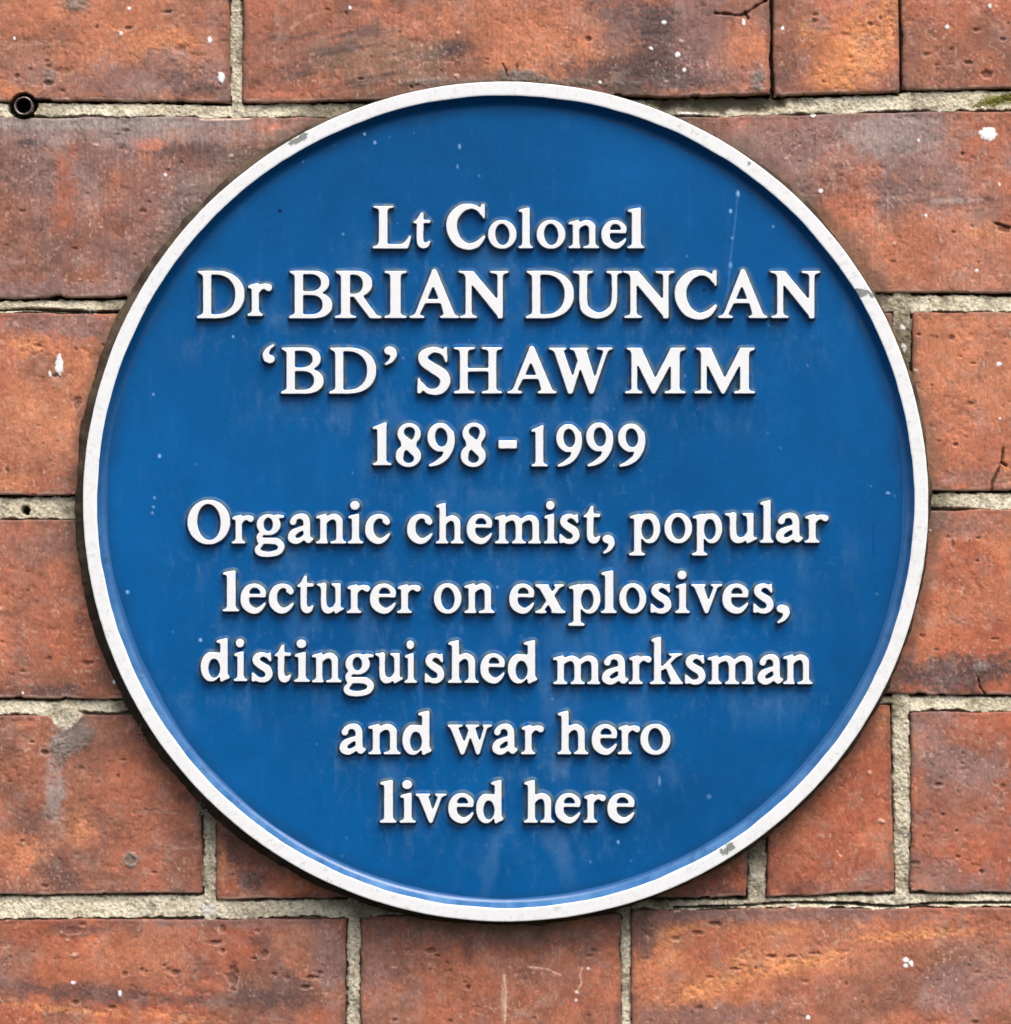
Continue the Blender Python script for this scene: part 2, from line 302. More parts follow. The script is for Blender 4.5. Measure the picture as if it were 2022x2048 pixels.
def make_brick(bk, idx, fine=2.1, detail=True):
    L0, L1 = bk['l']; R0, R1 = bk['r']; T0, T1 = bk['t']; B0, B1 = bk['b']
    lo, hi = (-20, 2042) if detail else (1e9, 1e9)
    loy, hiy = (-20, 2068) if detail else (1e9, 1e9)
    xs = axis(min(L0, L1), max(R0, R1), fine, lo, hi); ys = axis(min(T0, T1), max(B0, B1), fine, loy, hiy)
    u = (xs - xs[0]) / (xs[-1] - xs[0]); v = (ys - ys[0]) / (ys[-1] - ys[0])
    U, V = np.meshgrid(u, v)
    ea = 1.0 + .8 * abs(math.sin(idx * 2.3))

    def en(t, sd):      # ragged arris: slow wave, small bites
        n = fbm(t, 0 * t + sd * 31.7, 90, sd, 4) * 3.0 * ea
        bite = sstep(.12, .55, fbm(t, 0 * t + sd * 11.3, 40, sd + 5, 5, .6)) * 5.0
        return n, bite
    nl, bl = en(ys, idx * 4 + 1); nr, br = en(ys, idx * 4 + 2); ntp, btp = en(xs, idx * 4 + 3); nb, bb = en(xs, idx * 4 + 4)
    XL = (L0 + (L1 - L0) * v) + nl + bl * .4; XR = (R0 + (R1 - R0) * v) + nr - br * .4
    YT = (T0 + (T1 - T0) * u) + ntp + btp * .3; YB = (B0 + (B1 - B0) * u) + nb - bb * .8
    # plane coordinates are as seen in the picture at the brick face
    for (na, nb_, nd) in bk.get('notch', []):
        YT = YT + nd * sstep(1, .05, np.abs((xs - (na + nb_) / 2) / ((nb_ - na) / 2)) + fbm(xs, 0 * xs, 14, 5, 3) * .3)
    X = XL[:, None] * (1 - U) + XR[:, None] * U
    Y = YT[None, :] * (1 - V) + YB[None, :] * V
    # keep interior sample points even: the warp fades out away from the edges
    XX, YY = np.meshgrid(xs, ys)
    wx = np.exp(-np.minimum(XX - xs[0], xs[-1] - XX) / 30); wy = np.exp(-np.minimum(YY - ys[0], ys[-1] - YY) / 30)
    X = XX * (1 - wx) + X * wx; Y = YY * (1 - wy) + Y * wy
    dx = np.minimum(X - X[:, :1], X[:, -1:] - X); dy = np.minimum(Y - Y[:1, :], Y[-1:, :] - Y)
    r = 5.0
    dd = np.where((dx < r * 1.6) & (dy < r * 1.6), r * 1.6 - np.hypot(r * 1.6 - dx, r * 1.6 - dy), np.minimum(dx, dy))
    rr = np.clip(r - dd, 0, r)
    back = r - np.sqrt(np.maximum(r * r - rr * rr, 0)) + np.clip(-dd, 0, 9) * 2.5
    s = idx * 101
    # ---- relief
    h = fbm(X, Y, 160, s + 1, 3) * 3.0 + fbm(X, Y, 22, s + 2, 4) * .7 + fbm(X, Y, 6, s + 3, 2) * .38
    h += fbm(X, Y, 3.2, s + 4, 2, sx=1, sy=.08) * (.25 + bk['st'] * .8)
    spall = sstep(.22, .5, fbm(X, Y, 14, s + 5, 3) + .35 * fbm(X, Y, 120, s + 6, 2) - (1 - bk['dk']) * .1)
    h += spall * 1.1
    # blobs, colour
    c = mix(bk['c1'], bk['c2'], sstep(-.25, .3, fbm(X, Y, 130, s + 7, 4)))
    m = sstep(.02, .5, fbm(X, Y, 75, s + 8, 5, .62)) * bk['dk']
    c = mix(c, DK * 1.15, m)
    c = mix(c, PALE, sstep(.18, .6, fbm(X, Y, 26, s + 9, 5, .7)) * .28)
    c = mix(c, O1 * 1.08, sstep(.12, .5, fbm(X, Y, 60, s + 10, 4)) * .35)
    for (bx, by, rx, ry, an, colr, stg, en_) in BLOBS:
        if bx + rx + ry < xs[0] - 60 or bx - rx - ry > xs[-1] + 60 or by + rx + ry < ys[0] - 60 or by - ry - rx > ys[-1] + 60 or not detail:
            continue
        a = math.radians(an); qx = (X - bx) * math.cos(a) + (Y - by) * math.sin(a); qy = -(X - bx) * math.sin(a) + (Y - by) * math.cos(a)
        q = np.hypot(qx / rx, qy / ry)
        sel = q < 2.2
        if not sel.any(): continue
        xx, yy = X[sel], Y[sel]
        nz = fbm(xx, yy, max(10., min(rx, ry) * 1.1), int(bx) + 3, 4, .7) * 1.25 * en_ + fbm(xx, yy, 5, int(by) + 3, 2) * .5 * en_
        mk = sstep(1.3, .45, q[sel] + nz) * min(1, stg * 1.15)
        if colr is OR: mk *= sstep(-.34, -.02, fbm(xx, yy, 11, int(bx) + 9, 4, .85)) * .95
        mk *= .62 + .7 * np.clip(fbm(xx, yy, 4.5, 5, 3, .8) + .5, 0, 1)
        mk = np.clip(mk, 0, 1)
        c[sel] = mix(c[sel], colr, mk)
        if colr is CEM: h[sel] -= mk * 3.0
        if colr is OR: h[sel] += mk * (.6 + 3.2 * np.clip(fbm(xx, yy, 9, int(bx), 3), -.2, .8))
    if detail:      # soot wiped slantwise over the long top brick
        qx = X * .978 - Y * .208; qy = X * .208 + Y * .978
        wipe = sstep(.02, .35, fbm(qx, qy, 16, 71, 4, .6, sx=.12, sy=1)) * sstep(1.2, .5, np.hypot((X - 700) / 230, (Y - 120) / 80) + fbm(X, Y, 50, 72, 3) * .4)
        c = mix(c, DK * 1.05, wipe * .6)
    # drag-wire streaks and grain in the fired skin
    st = fbm(X, Y, 3.6, s + 11, 3, .6, sx=1, sy=.07)
    c = c * (1 + st * .42 * bk['st'])[..., None]
    g = fbm(X, Y, 9, s + 12, 4, .75); g2 = vn(X / 2.4, Y / 2.4, s + 14)
    g3 = fbm(X, Y, 5, s + 19, 2, .8, sx=1.3, sy=.8)
    c = c * (1 + .26 * g + .22 * g2 + .22 * g3)[..., None]
    c = c * (1 + .34 * fbm(X, Y, 62, s + 20, 4, .65))[..., None]
    c = mix(c, GR, sstep(.1, .55, fbm(X, Y, 40, s + 21, 5, .7)) * .24)
    c = mix(c, PALE, sstep(.27, .44, vn(X / 4.0, Y / 5.2, s + 15)) * .55 * sstep(-.15, .35, fbm(X, Y, 70, s + 22, 3)))
    c = mix(c, DK * .8, sstep(.30, .46, vn(X / 4.8, Y / 4.4, s + 16)) * .34 * sstep(-.2, .3, fbm(X, Y, 60, s + 23, 3)))
    # soot where the brick meets the joint
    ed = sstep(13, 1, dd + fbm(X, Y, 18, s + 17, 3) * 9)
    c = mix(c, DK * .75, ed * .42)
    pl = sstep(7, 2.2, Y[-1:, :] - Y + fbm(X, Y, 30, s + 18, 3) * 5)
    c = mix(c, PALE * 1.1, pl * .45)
    if detail:
        # grime ring round the plaque
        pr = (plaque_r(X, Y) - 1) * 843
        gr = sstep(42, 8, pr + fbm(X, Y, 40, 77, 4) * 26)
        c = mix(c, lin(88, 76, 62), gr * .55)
        for (px, py, rx, ry, dp) in PITS:
            if not (xs[0] - 5 < px < xs[-1] + 5 and ys[0] - 5 < py < ys[-1] + 5): continue
            q = np.hypot((X - px) / rx, (Y - py) / ry)
            sel = q < 2.2
            q2 = q[sel] + fbm(X[sel], Y[sel], 9, int(px), 3) * .55
            mk = sstep(1.15, .45, q2)
            h[sel] += mk * dp * .5
            c[sel] = mix(c[sel], PITC, mk * (.6 if dp > 5 else .3))
            c[sel] = mix(c[sel], PALE, sstep(1.5, 1.2, q2) * (1 - sstep(1.2, 1.0, q2)) * .35 * (Y[sel] > py))
        for cr in CRACKS:
            d = seg_dist(X, Y, cr) + fbm(X, Y, 9, 91, 3) * 2.4
            mk = sstep(2.8, .6, d)
            h += mk * 8; c = mix(c, DIRT * .8, mk * .8)
            c = mix(c, BR * .8, sstep(9, 2, d) * .25)
        for cr in RIDGES:
            d = seg_dist(X, Y, cr) + fbm(X, Y, 14, 93, 3) * 5
            mk = sstep(4.5, .5, d) * sstep(-.35, .25, fbm(X, Y, 22, 94, 3))
            h -= mk * 1.3; c = mix(c, BR * .7, mk * .35)
            d2 = seg_dist(X, Y - 3.5, cr) + fbm(X, Y, 14, 93, 3) * 5
            c = mix(c, PALE, sstep(3.5, .5, d2) * .25)
        for cr in SCRATCH:
            d = seg_dist(X, Y, cr) + fbm(X, Y, 9, 92, 2) * 1.6
            c = mix(c, PALE * 1.35, sstep(2.6, .8, d) * .7)
        # small random pits
        rp = random.Random(idx * 7 + 1)
        for k in range(int((xs[-1] - xs[0]) * (ys[-1] - ys[0]) / (6500 if bk['dk'] > .2 else 9000))):
            px = rp.uniform(xs[0], xs[-1]); py = rp.uniform(ys[0], ys[-1]); rad = rp.uniform(1.6, 4.2) * rp.choice((.8, 1, 1.2)); as_ = rp.uniform(.6, 2.0)
            i0, i1 = np.searchsorted(xs, [px - 12, px + 12]); j0, j1 = np.searchsorted(ys, [py - 12, py + 12])
            if i1 - i0 < 3 or j1 - j0 < 3: continue
            sl_ = (slice(j0, j1), slice(i0, i1))
            q = np.hypot((X[sl_] - px) / (rad * as_), (Y[sl_] - py) / rad) + fbm(X[sl_], Y[sl_], 5, k, 2) * .5
            mk = sstep(1.2, .4, q)
            if rp.random() < .72:
                h[sl_] += mk * rad * .6; c[sl_] = mix(c[sl_], PITC, mk * .6)
            else:
                h[sl_] -= mk * rad * .5; c[sl_] = mix(c[sl_], PALE * 1.2, mk * .6)
        for (px, py, rx, ry) in SPOTS:
            rx, ry = rx * .86, ry * .86
            if not (xs[0] - 5 < px < xs[-1] + 5 and ys[0] - 5 < py < ys[-1] + 5): continue
            q = np.hypot((X - px) / rx, (Y - py) / ry); sel = q < 2.
            q2 = q[sel] + fbm(X[sel], Y[sel], 6, int(px) + 1, 2) * .35
            mk = sstep(1.18, .9, q2)
            h[sel] = h[sel] * (1 - mk * .6) - mk * 1.0; c[sel] = mix(c[sel], WHT, mk)
        # grey cement skim left along the arris where the joint was pointed
        dpt = D_WALL - bk.get('p', 0) + back + h
        # hollow where the metal tube sits in the joint
        q = np.hypot(X - 47.4, Y - 212)
        dpt = dpt + sstep(27, 23, q) * 26
        c = mix(c, DIRT * .6, sstep(31, 24, q))
    else:
        dpt = D_WALL - bk.get('p', 0) + back + h
    lum = (c @ np.array([.25, .6, .15]))[..., None]
    c = (c * .91 + lum * np.array([1.08, 1.02, .90]) * .09) * 1.12
    c = np.clip(c, .004, .95)
    ny, nx = X.shape
    V3 = W(X, Y, dpt)
    # place by the picture position of the mean face, so joints stay straight in space
    k = (DIST + D_WALL * S) / DIST
    V3[..., 0] = (X - CX) * S * k; V3[..., 2] = (CY - Y) * S * k
    I = np.arange(ny * nx).reshape(ny, nx)
    F = np.stack([I[:-1, :-1], I[1:, :-1], I[1:, 1:], I[:-1, 1:]], -1).reshape(-1, 4)
    if detail:
        # the part of the brick wholly behind the plaque casting needs no fine surface
        fx = X[:-1, :-1].ravel(); fy = Y[:-1, :-1].ravel()
        F = F[plaque_r(fx, fy) > .93]
    ring = np.concatenate([I[0, :], I[1:, -1], I[-1, -2::-1], I[-2:0:-1, 0]])
    rv = V3.reshape(-1, 3)[ring].copy()
    cols = c.reshape(-1, 3)
    rv[:, 1] = (D_WALL + 60) * S
    n0 = ny * nx; n = len(ring)
    j = np.arange(n); jn = (j + 1) % n
    skirt = np.stack([ring[j], ring[jn], n0 + jn, n0 + j], -1)
    vv = np.concatenate([V3.reshape(-1, 3), rv]); cc = np.concatenate([cols, mix(cols[ring], DK * .7, np.full(n, .55))])
    F = np.concatenate([F, skirt])
    used = np.zeros(len(vv), bool); used[F.ravel()] = True
    remap = np.cumsum(used) - 1
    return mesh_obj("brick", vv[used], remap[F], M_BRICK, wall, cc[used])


for i, bk in enumerate(FINE):
    make_brick(bk, i + 1)

# bricks beyond the frame
extra = []
rowsY = [(-565, -205), (-172, 194), (232, 598), (624, 990), (1030, 1394), (1430, 1794), (1836, 2204), (2240, 2600)]
spans = {1: (-600, 2260), 2: (-420, 2120), 3: (-230, 2380), 4: (-600, 2300), 5: (-640, 2330), 6: (-360, 2330)}
ri = random.Random(3)
for k, (ya, yb) in enumerate(rowsY):
    lohi = spans.get(k)
    if lohi is None:
        x = -1250 + (k % 3) * 130
        while x < 3100:
            w_ = ri.choice((1050, 1050, 510)); extra.append((x, x + w_, ya, yb)); x += w_ + 28
    else:
        x = lohi[1] + 28
        while x < 3000:
            w_ = ri.choice((1050, 510)); extra.append((x, x + w_, ya, yb)); x += w_ + 28
        x = lohi[0] - 28
        while x > -1000:
            w_ = ri.choice((1050, 510)); extra.append((x - w_, x, ya, yb)); x -= w_ + 28
for i, (xa, xb, ya, yb) in enumerate(extra):
    make_brick(dict(l=(xa, xa), r=(xb, xb), t=(ya, ya), b=(yb, yb), c1=ri.choice((O2, RD, BR)), c2=ri.choice((BR, O1, MV)), dk=ri.uniform(.1, .4), st=.1), 40 + i, detail=False)


# ------------------------------------------------------------------ mortar
def build_mortar():
    g = 2.2
    xs = np.arange(-60, 2084, g); ys = np.arange(-60, 2110, g)
    X, Y = np.meshgrid(xs, ys)
    inside = np.full(X.shape, -1e9); above = np.full(X.shape, 1e9); below = np.full(X.shape, 1e9); side = np.full(X.shape, 1e9)
    for bk in FINE:
        L0, L1 = bk['l']; R0, R1 = bk['r']; T0, T1 = bk['t']; B0, B1 = bk['b']
        tx = np.clip((X - L0) / (R0 - L0), 0, 1); ty = np.clip((Y - T0) / (B0 - T0), 0, 1)
        xl = L0 + (L1 - L0) * ty; xr = R0 + (R1 - R0) * ty; yt = T0 + (T1 - T0) * tx; yb = B0 + (B1 - B0) * tx
        inside = np.maximum(inside, np.minimum(np.minimum(X - xl, xr - X), np.minimum(Y - yt, yb - Y)))
        inx = (X > xl - 2) & (X < xr + 2)
        above = np.where(inx & (Y > yb - 12), np.minimum(above, Y - yb), above)
        below = np.where(inx & (Y < yt + 12), np.minimum(below, yt - Y), below)
        iny = (Y > yt + 4) & (Y < yb - 4)
        dside = np.where(X < xl + 12, xl - X, np.where(X > xr - 12, X - xr, 1e9))
        side = np.where(iny, np.minimum(side, dside), side)
    ntc = np.hypot((X - 130) / 46, (Y - 1444) / 34) < 1
    keep = ((inside < 9) | ntc) & (plaque_r(X, Y) > .93)
    bed = (above + below) < 200
    t = np.where(bed, np.clip(above / np.maximum(above + below, 1), 0, 1), .6)
    dep = D_WALL + np.where(bed, 10 - 8 * t, 6) + fbm(X, Y, 60, 5, 3) * 4
    dep += fbm(X, Y, 30, 30, 3) * 2.0 + fbm(X, Y, 7, 6, 3, .7) * 1.5 + vn(X / 3.4, Y / 3.4, 7) * 2.6
    gapn = fbm(X, Y, 80, 8, 4)
    gap = np.where(bed, sstep(5.5 + gapn * 5, 1.0, above + fbm(X, Y, 12, 9, 3) * 4), 0)
    gap = np.maximum(gap, np.where(bed, sstep(1.6, -1.5, below + fbm(X, Y, 14, 10, 3) * 4 + gapn * 9), 0) * .7)
    gap = np.maximum(gap, sstep(2.4, -.5, side + fbm(X, Y, 20, 11, 3) * 7 + gapn * 5 + 1.5) * .5)
    # a crack that has opened along the bottom joint on the right
    ck = seg_dist(X, Y, [(1350, 1816), (1500, 1812), (1560, 1806), (1700, 1808), (1790, 1814), (1860, 1808), (2060, 1806)]) + fbm(X, Y, 26, 12, 3) * 3
    gap = np.maximum(gap, sstep(3.2, .8, ck))
    ck = seg_dist(X, Y, [(-40, 622), (60, 618), (140, 622), (240, 626)]) + fbm(X, Y, 26, 13, 3) * 3
    gap = np.maximum(gap, sstep(3.6, .8, ck))
    # butt joints at the two narrow perpends
    nar = ((np.abs(X - 1543.5) < 6) | (np.abs(X - 1801) < 6)) & (Y < 186)
    gap = np.where(nar, 1, gap)
    hole = sstep(29, 25, np.hypot(X - 45, Y - 212) + fbm(X, Y, 14, 14, 3) * 4)
    hole = np.maximum(hole, sstep(10, 7, np.hypot(X - 51, Y - 1021) + fbm(X, Y, 8, 15, 3) * 3))
    nt = sstep(1.0, .8, np.hypot((X - 130) / 46, (Y - 1444) / 34))
    gap = gap * (1 - nt); dep = dep * (1 - nt) + nt * (D_WALL + 4 + fbm(X, Y, 12, 31, 4) * 3)
    dep = dep + gap * 26 + hole * 46
    # hollows where the pointing has fallen away under the top right bricks
    hol = sstep(1.15, .5, np.hypot((X - 1450) / 150, (Y - 203) / 24) + fbm(X, Y, 30, 16, 3) * .5)
    dep += hol * 14
    c = mix(lin(228, 216, 186), lin(204, 190, 160), sstep(-.3, .3, fbm(X, Y, 70, 21, 4)))
    c = mix(c, lin(234, 226, 206), sstep(.02, .4, vn(X / 3.6, Y / 3.2, 22)) * .8)
    c = mix(c, lin(118, 106, 88), sstep(.06, .42, vn(X / 3.8, Y / 3.4, 23)) * .62)
    c = mix(c, lin(124, 112, 92), sstep(.08, .5, fbm(X, Y, 30, 24, 5, .7)) * .6)
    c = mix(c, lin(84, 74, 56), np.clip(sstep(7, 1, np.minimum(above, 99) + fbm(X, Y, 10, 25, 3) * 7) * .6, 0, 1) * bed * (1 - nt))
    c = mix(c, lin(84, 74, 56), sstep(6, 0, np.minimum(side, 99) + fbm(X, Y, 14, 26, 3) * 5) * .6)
    c = mix(c, DIRT * .6, np.clip(gap + hole, 0, 1) * .85)
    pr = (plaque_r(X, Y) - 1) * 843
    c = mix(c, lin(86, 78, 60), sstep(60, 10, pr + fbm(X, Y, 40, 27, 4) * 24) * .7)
    c = mix(c, lin(72, 64, 50), hol * .85)
    c = mix(c, lin(96, 88, 60), sstep(1.2, .5, np.hypot((X - 1806) / 26, (Y - 660) / 90) + fbm(X, Y, 16, 28, 3) * .6) * .6)
    c = mix(c, lin(132, 132, 58), sstep(1.2, .4, np.hypot((X - 2000) / 60, (Y - 200) / 14) + fbm(X, Y, 14, 29, 3) * .7) * .7)
    for (px, py, rx, ry) in [(1735, 634, 12, 5), (1806, 655, 5, 5), (1809, 695, 6, 8), (1510, 1752, 5, 5), (1523, 1753, 4, 3), (418, 1818, 12, 9), (415, 1826, 8, 8), (1375, 227, 22, 4)]:
        c = mix(c, WHT * .9, sstep(1.2, .8, np.hypot((X - px) / rx, (Y - py) / ry) + fbm(X, Y, 6, int(px), 2) * .4) * .8)
    k = (DIST + D_WALL * S) / DIST
    V3 = np.stack([(X - CX) * S * k, dep * S, (CY - Y) * S * k], -1)
    ny, nx = X.shape
    I = np.arange(ny * nx).reshape(ny, nx)
    F = np.stack([I[:-1, :-1], I[1:, :-1], I[1:, 1:], I[:-1, 1:]], -1)
    F = F[keep[:-1, :-1] & keep[1:, 1:]]
    # the flat bed of mortar beyond the frame and behind everything
    vv = V3.reshape(-1, 3)
    used = np.zeros(len(vv), bool); used[F.ravel()] = True
    remap = np.cumsum(used) - 1
    cc = np.clip(c.reshape(-1, 3)[used], .004, .95); vv = vv[used]; F = remap[F]
    add = []; addf = []; n0 = len(vv)
    for (xa, xb, ya, yb, dp) in [(-1300, -58, -600, 2640, 12), (2082, 3300, -600, 2640, 12), (-58, 2082, -600, -58, 12), (-58, 2082, 2108, 2640, 12), (-1300, 3300, -600, 2640, 59)]:
        for (x, y) in ((xa, ya), (xa, yb), (xb, yb), (xb, ya)):
            add.append([(x - CX) * S * k, (D_WALL + dp) * S, (CY - y) * S * k])
        addf.append([n0 + len(add) - 4 + q for q in range(4)])
    vv = np.concatenate([vv, np.array(add)]); cc = np.concatenate([cc, np.tile(lin(170, 160, 136), (len(add), 1))]); F = np.concatenate([F, np.array(addf)])
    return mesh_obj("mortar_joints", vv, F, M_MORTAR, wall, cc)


build_mortar()

# ------------------------------------------------------------------ glyphs for the raised lettering
# drawn as strokes and filled shapes (x right, y up, baseline 0), softened like a casting, then outlined
SSM = 0.5      # raster cell in glyph units


class G:
    def __init__(s, w, y0=-32, y1=106):
        s.x0 = -12; s.y0 = y0
        xs = np.arange(s.x0, w + 14, SSM); ys = np.arange(y0, y1, SSM)
        s.X, s.Y = np.meshgrid(xs, ys); s.m = np.zeros(s.X.shape, bool)

    def P(s, pts, cut=False):
        c = np.zeros(s.X.shape, bool)
        n = len(pts)
        for i in range(n):
            (xa, ya), (xb, yb) = pts[i], pts[(i + 1) % n]
            if ya == yb: continue
            cond = ((ya > s.Y) != (yb > s.Y)) & (s.X < (xb - xa) * (s.Y - ya) / (yb - ya) + xa)
            c ^= cond
        s.m = s.m & ~c if cut else s.m | c
        return s

    def R(s, x0, x1, y0, y1): return s.P([(x0, y0), (x1, y0), (x1, y1), (x0, y1)])

    def E(s, cx, cy, rx, ry, cut=False, rot=0):
        a = math.radians(rot); qx = (s.X - cx) * math.cos(a) + (s.Y - cy) * math.sin(a); qy = -(s.X - cx) * math.sin(a) + (s.Y - cy) * math.cos(a)
        c = (qx / rx) ** 2 + (qy / ry) ** 2 < 1
        s.m = s.m & ~c if cut else s.m | c
        return s

    def S(s, pts):
        p = np.array(pts, float)
        if len(p) > 2:
            q = np.vstack([2 * p[0] - p[1], p, 2 * p[-1] - p[-2]]); out = []
            for i in range(1, len(q) - 2):
                for t in np.linspace(0, 1, 12, endpoint=False):
                    a, b, c, d = q[i - 1], q[i], q[i + 1], q[i + 2]
                    out.append(.5 * ((2 * b) + (-a + c) * t + (2 * a - 5 * b + 4 * c - d) * t * t + (-a + 3 * b - 3 * c + d) * t ** 3))
            out.append(p[-1]); p = np.array(out)
        for a, b in zip(p[:-1], p[1:]):
            dx, dy = b[0] - a[0], b[1] - a[1]; L2 = dx * dx + dy * dy + 1e-9
            t = np.clip(((s.X - a[0]) * dx + (s.Y - a[1]) * dy) / L2, 0, 1)
            s.m |= np.hypot(s.X - a[0] - t * dx, s.Y - a[1] - t * dy) < a[2] + (b[2] - a[2]) * t
        return s

    def bowl(s, x0, x1, y0, y1, xm, cut=False):
        yc, ry = (y0 + y1) / 2, (y1 - y0) / 2
        c = ((s.X >= x0) & (s.X <= xm) & (s.Y >= y0) & (s.Y <= y1)) | ((s.X >= xm) & (((s.X - xm) / (x1 - xm)) ** 2 + (np.abs(s.Y - yc) / ry) ** 2.25 < 1))
        s.m = s.m & ~c if cut else s.m | c
        return s

    def foot(s, x0, x1, a, b, y=0, up=1, t=5.4, k=6):
        """slab serif x0..x1 with brackets running into the stem a..b"""
        s.S([(x0 + t / 2, y + up * t / 2, t / 2), (x1 - t / 2, y + up * t / 2, t / 2)])
        s.P([(x0 + 3, y + up * t * .6), (x0 + 4, y + up * t), (a - 1.5, y + up * (t + 1.8)), (a, y + up * (t + k)), (b, y + up * (t + k)), (b + 1.5, y + up * (t + 1.8)), (x1 - 4, y + up * t), (x1 - 3, y + up * t * .6)])
        return s

    def flag(s, x, a, b, y):
        """slanted entry serif at the head of a lower case stem; top of stem at y"""
        s.P([(x + 1, y - 10.5), (x, y - 7), (x + 2, y - 5), (a + 2, y - 2.5), (b - 2, y), (b, y - .5), (b, y - 14), (a, y - 14), (a - 1, y - 10), (x + 3, y - 11)])
        return s.S([(x + 2.5, y - 8, 2.6), (a + 1, y - 6, 3.5)])


GL = {}
GL['n'] = G(61).flag(0, 9, 22, 61).R(9, 22, 5, 52).foot(0, 25, 9, 22).S([(19, 44, 4), (27, 52, 5.2), (37, 54.5, 6.2), (45.5, 48, 7), (46.8, 36, 6.5)]).R(40.3, 53.3, 5, 44).foot(28, 61, 40.3, 53.3)
GL['m'] = G(92).flag(0, 9, 22, 59).R(9, 22, 5, 50).foot(0, 29, 9, 22).S([(19, 43, 4), (26, 49.5, 5.2), (37, 52.5, 5.8), (45.5, 47, 7), (47.7, 36, 6.5)]).R(41.2, 54.2, 5, 44).foot(33.5, 62.5, 41.2, 54.2)\
    .S([(52, 43, 4), (60, 50, 5.2), (70, 52.5, 6), (79, 47, 7), (81, 36, 6.7)]).R(74.3, 87.7, 5, 42).foot(65.5, 92, 74.3, 87)
GL['h'] = G(59).flag(1, 8.5, 22.5, 87).R(8.5, 22.5, 5, 76).foot(0, 28, 8.5, 22.5).S([(20, 44, 4), (27, 52, 5.5), (36, 54.5, 6.2), (44.5, 48, 7), (46.2, 36, 6.6)]).R(39.6, 52.8, 5, 44).foot(31, 60, 39.6, 52.8)
GL['i'] = G(31).flag(1.5, 9, 23, 61).R(9, 23, 5, 50).foot(0, 31, 9, 23).E(14.5, 77, 9.4, 9.2)
GL['l'] = G(28).flag(1, 8, 22.5, 87).R(8, 22.5, 5, 76).foot(0, 28.5, 8, 22.5)
GL['r'] = G(48).flag(1.5, 9, 23, 59).R(9, 23, 5, 48).foot(0, 31, 9, 23).S([(19, 43, 4.5), (26, 50.5, 5), (34, 52.5, 5), (41, 50, 6.9)])
GL['o'] = G(56).E(28, 30, 28, 31).E(28.2, 29.8, 13.4, 22, cut=True, rot=4)
GL['c'] = G(51).S([(43, 44, 6.8), (38, 52, 5.6), (27, 55.5, 5), (15, 49, 7.2), (8.8, 35, 8.6), (10, 19, 8.6), (20, 8, 7.4), (31, 6, 6), (41, 12, 4.4), (47.5, 20, 2.7)]).E(29, 33, 12.4, 17.4, cut=True).S([(43, 44, 6.8), (36, 44.5, 2.5)])
GL['c'].m &= ~((GL['c'].X > 35.5) & (GL['c'].Y > 16 + (GL['c'].X - 32) * .35) & (GL['c'].Y < 37.0))
GL['e'] = G(52).S([(45.5, 37, 5), (44, 45, 6), (36, 52.5, 5.6), (27, 55.5, 5), (15, 49.5, 7.2), (8.8, 35, 8.6), (10, 18.5, 8.6), (20, 8, 7.4), (32, 5.5, 6), (42, 12, 4.4), (48.3, 20, 2.4)]).R(10, 50, 32, 39.5).E(28, 39, 11, 12.5, cut=True)
_e = GL['e']; _e.R(8, 49.5, 32.3, 39.2)
GL['a'] = G(54).S([(11.5, 44, 7), (15, 51.5, 5.4), (25, 55.5, 5.4), (35, 53, 7), (39.5, 44, 7.2), (40, 18, 7.2), (43, 7.5, 6.5), (51, 10, 3.2)]).S([(37, 33, 4), (26, 29.5, 5), (12.5, 22.5, 7), (8, 12, 7.6), (16, 5.8, 6.6), (26, 7.5, 5.4), (36, 15, 4)])
GL['s'] = G(42).S([(36, 46, 3), (31, 52.5, 4), (21, 56, 5), (11, 50.5, 7), (9.5, 41.5, 7), (20, 33, 7.8), (31.5, 25.5, 7.8), (34.5, 13.5, 7), (26, 5.2, 5.6), (14, 5.5, 4.8), (6, 14, 3)]).P([(32.5, 59), (38.5, 60), (39.5, 42), (36.5, 40), (31, 48)]).P([(0, 2), (.5, 19.5), (4, 21), (9, 12), (10, 3), (4, .5)])
GL['t'] = G(34).P([(0, 55), (8, 62), (15, 76), (20.5, 77), (21, 61), (33.5, 61), (34, 53.5), (21, 53), (8, 53), (1, 52.5)]).S([(14.2, 52, 6.6), (14, 18, 6.6), (18, 8, 7.2), (25.5, 7, 5.2), (31.5, 14.5, 2.6)])
GL['u'] = G(65).S([(17, 56, 6.6), (17, 20, 6.8), (21.5, 8.5, 7.4), (31, 6, 6), (40, 10, 4.6), (46, 18, 4)]).P([(0, 60.5), (24, 60.5), (24, 48), (10.5, 48), (9, 53), (1, 56)]).R(43.7, 57, 8, 60).P([(34, 60.5), (57, 61), (57, 48), (43.7, 48), (42, 53), (35, 56)])\
    .P([(43.7, 12), (42, 0), (46, -1), (52, 2), (63, 7.5), (65, 10), (63, 12), (57, 11.5)])
GL['p'] = G(63).E(42, 29.5, 21, 30.5).R(11, 25, -20, 50).flag(2, 11, 25, 59.5).foot(0, 33.5, 11, 25, y=-25).S([(22, 50, 5), (32, 55, 5)]).E(37.5, 27.5, 11.6, 20.5, cut=True).R(11, 25.5, -20, 46)
GL['g'] = G(60, y0=-42).E(28, 38.5, 24, 21.5).E(27.5, 39, 9, 13.2, cut=True).S([(43, 54, 5), (49, 55, 4), (56, 54.6, 3.6)]).S([(15, 22, 5), (9.5, 14, 5.5), (11, 8, 6.5)]).S([(12, 6, 6.3), (28, 6.2, 6.5), (44, 5, 7), (53.3, -4, 6.7), (48, -16, 6.2), (30, -20.8, 5.6), (12, -18.8, 6.2), (5.8, -11.5, 5.6), (13, -1, 4.2)])
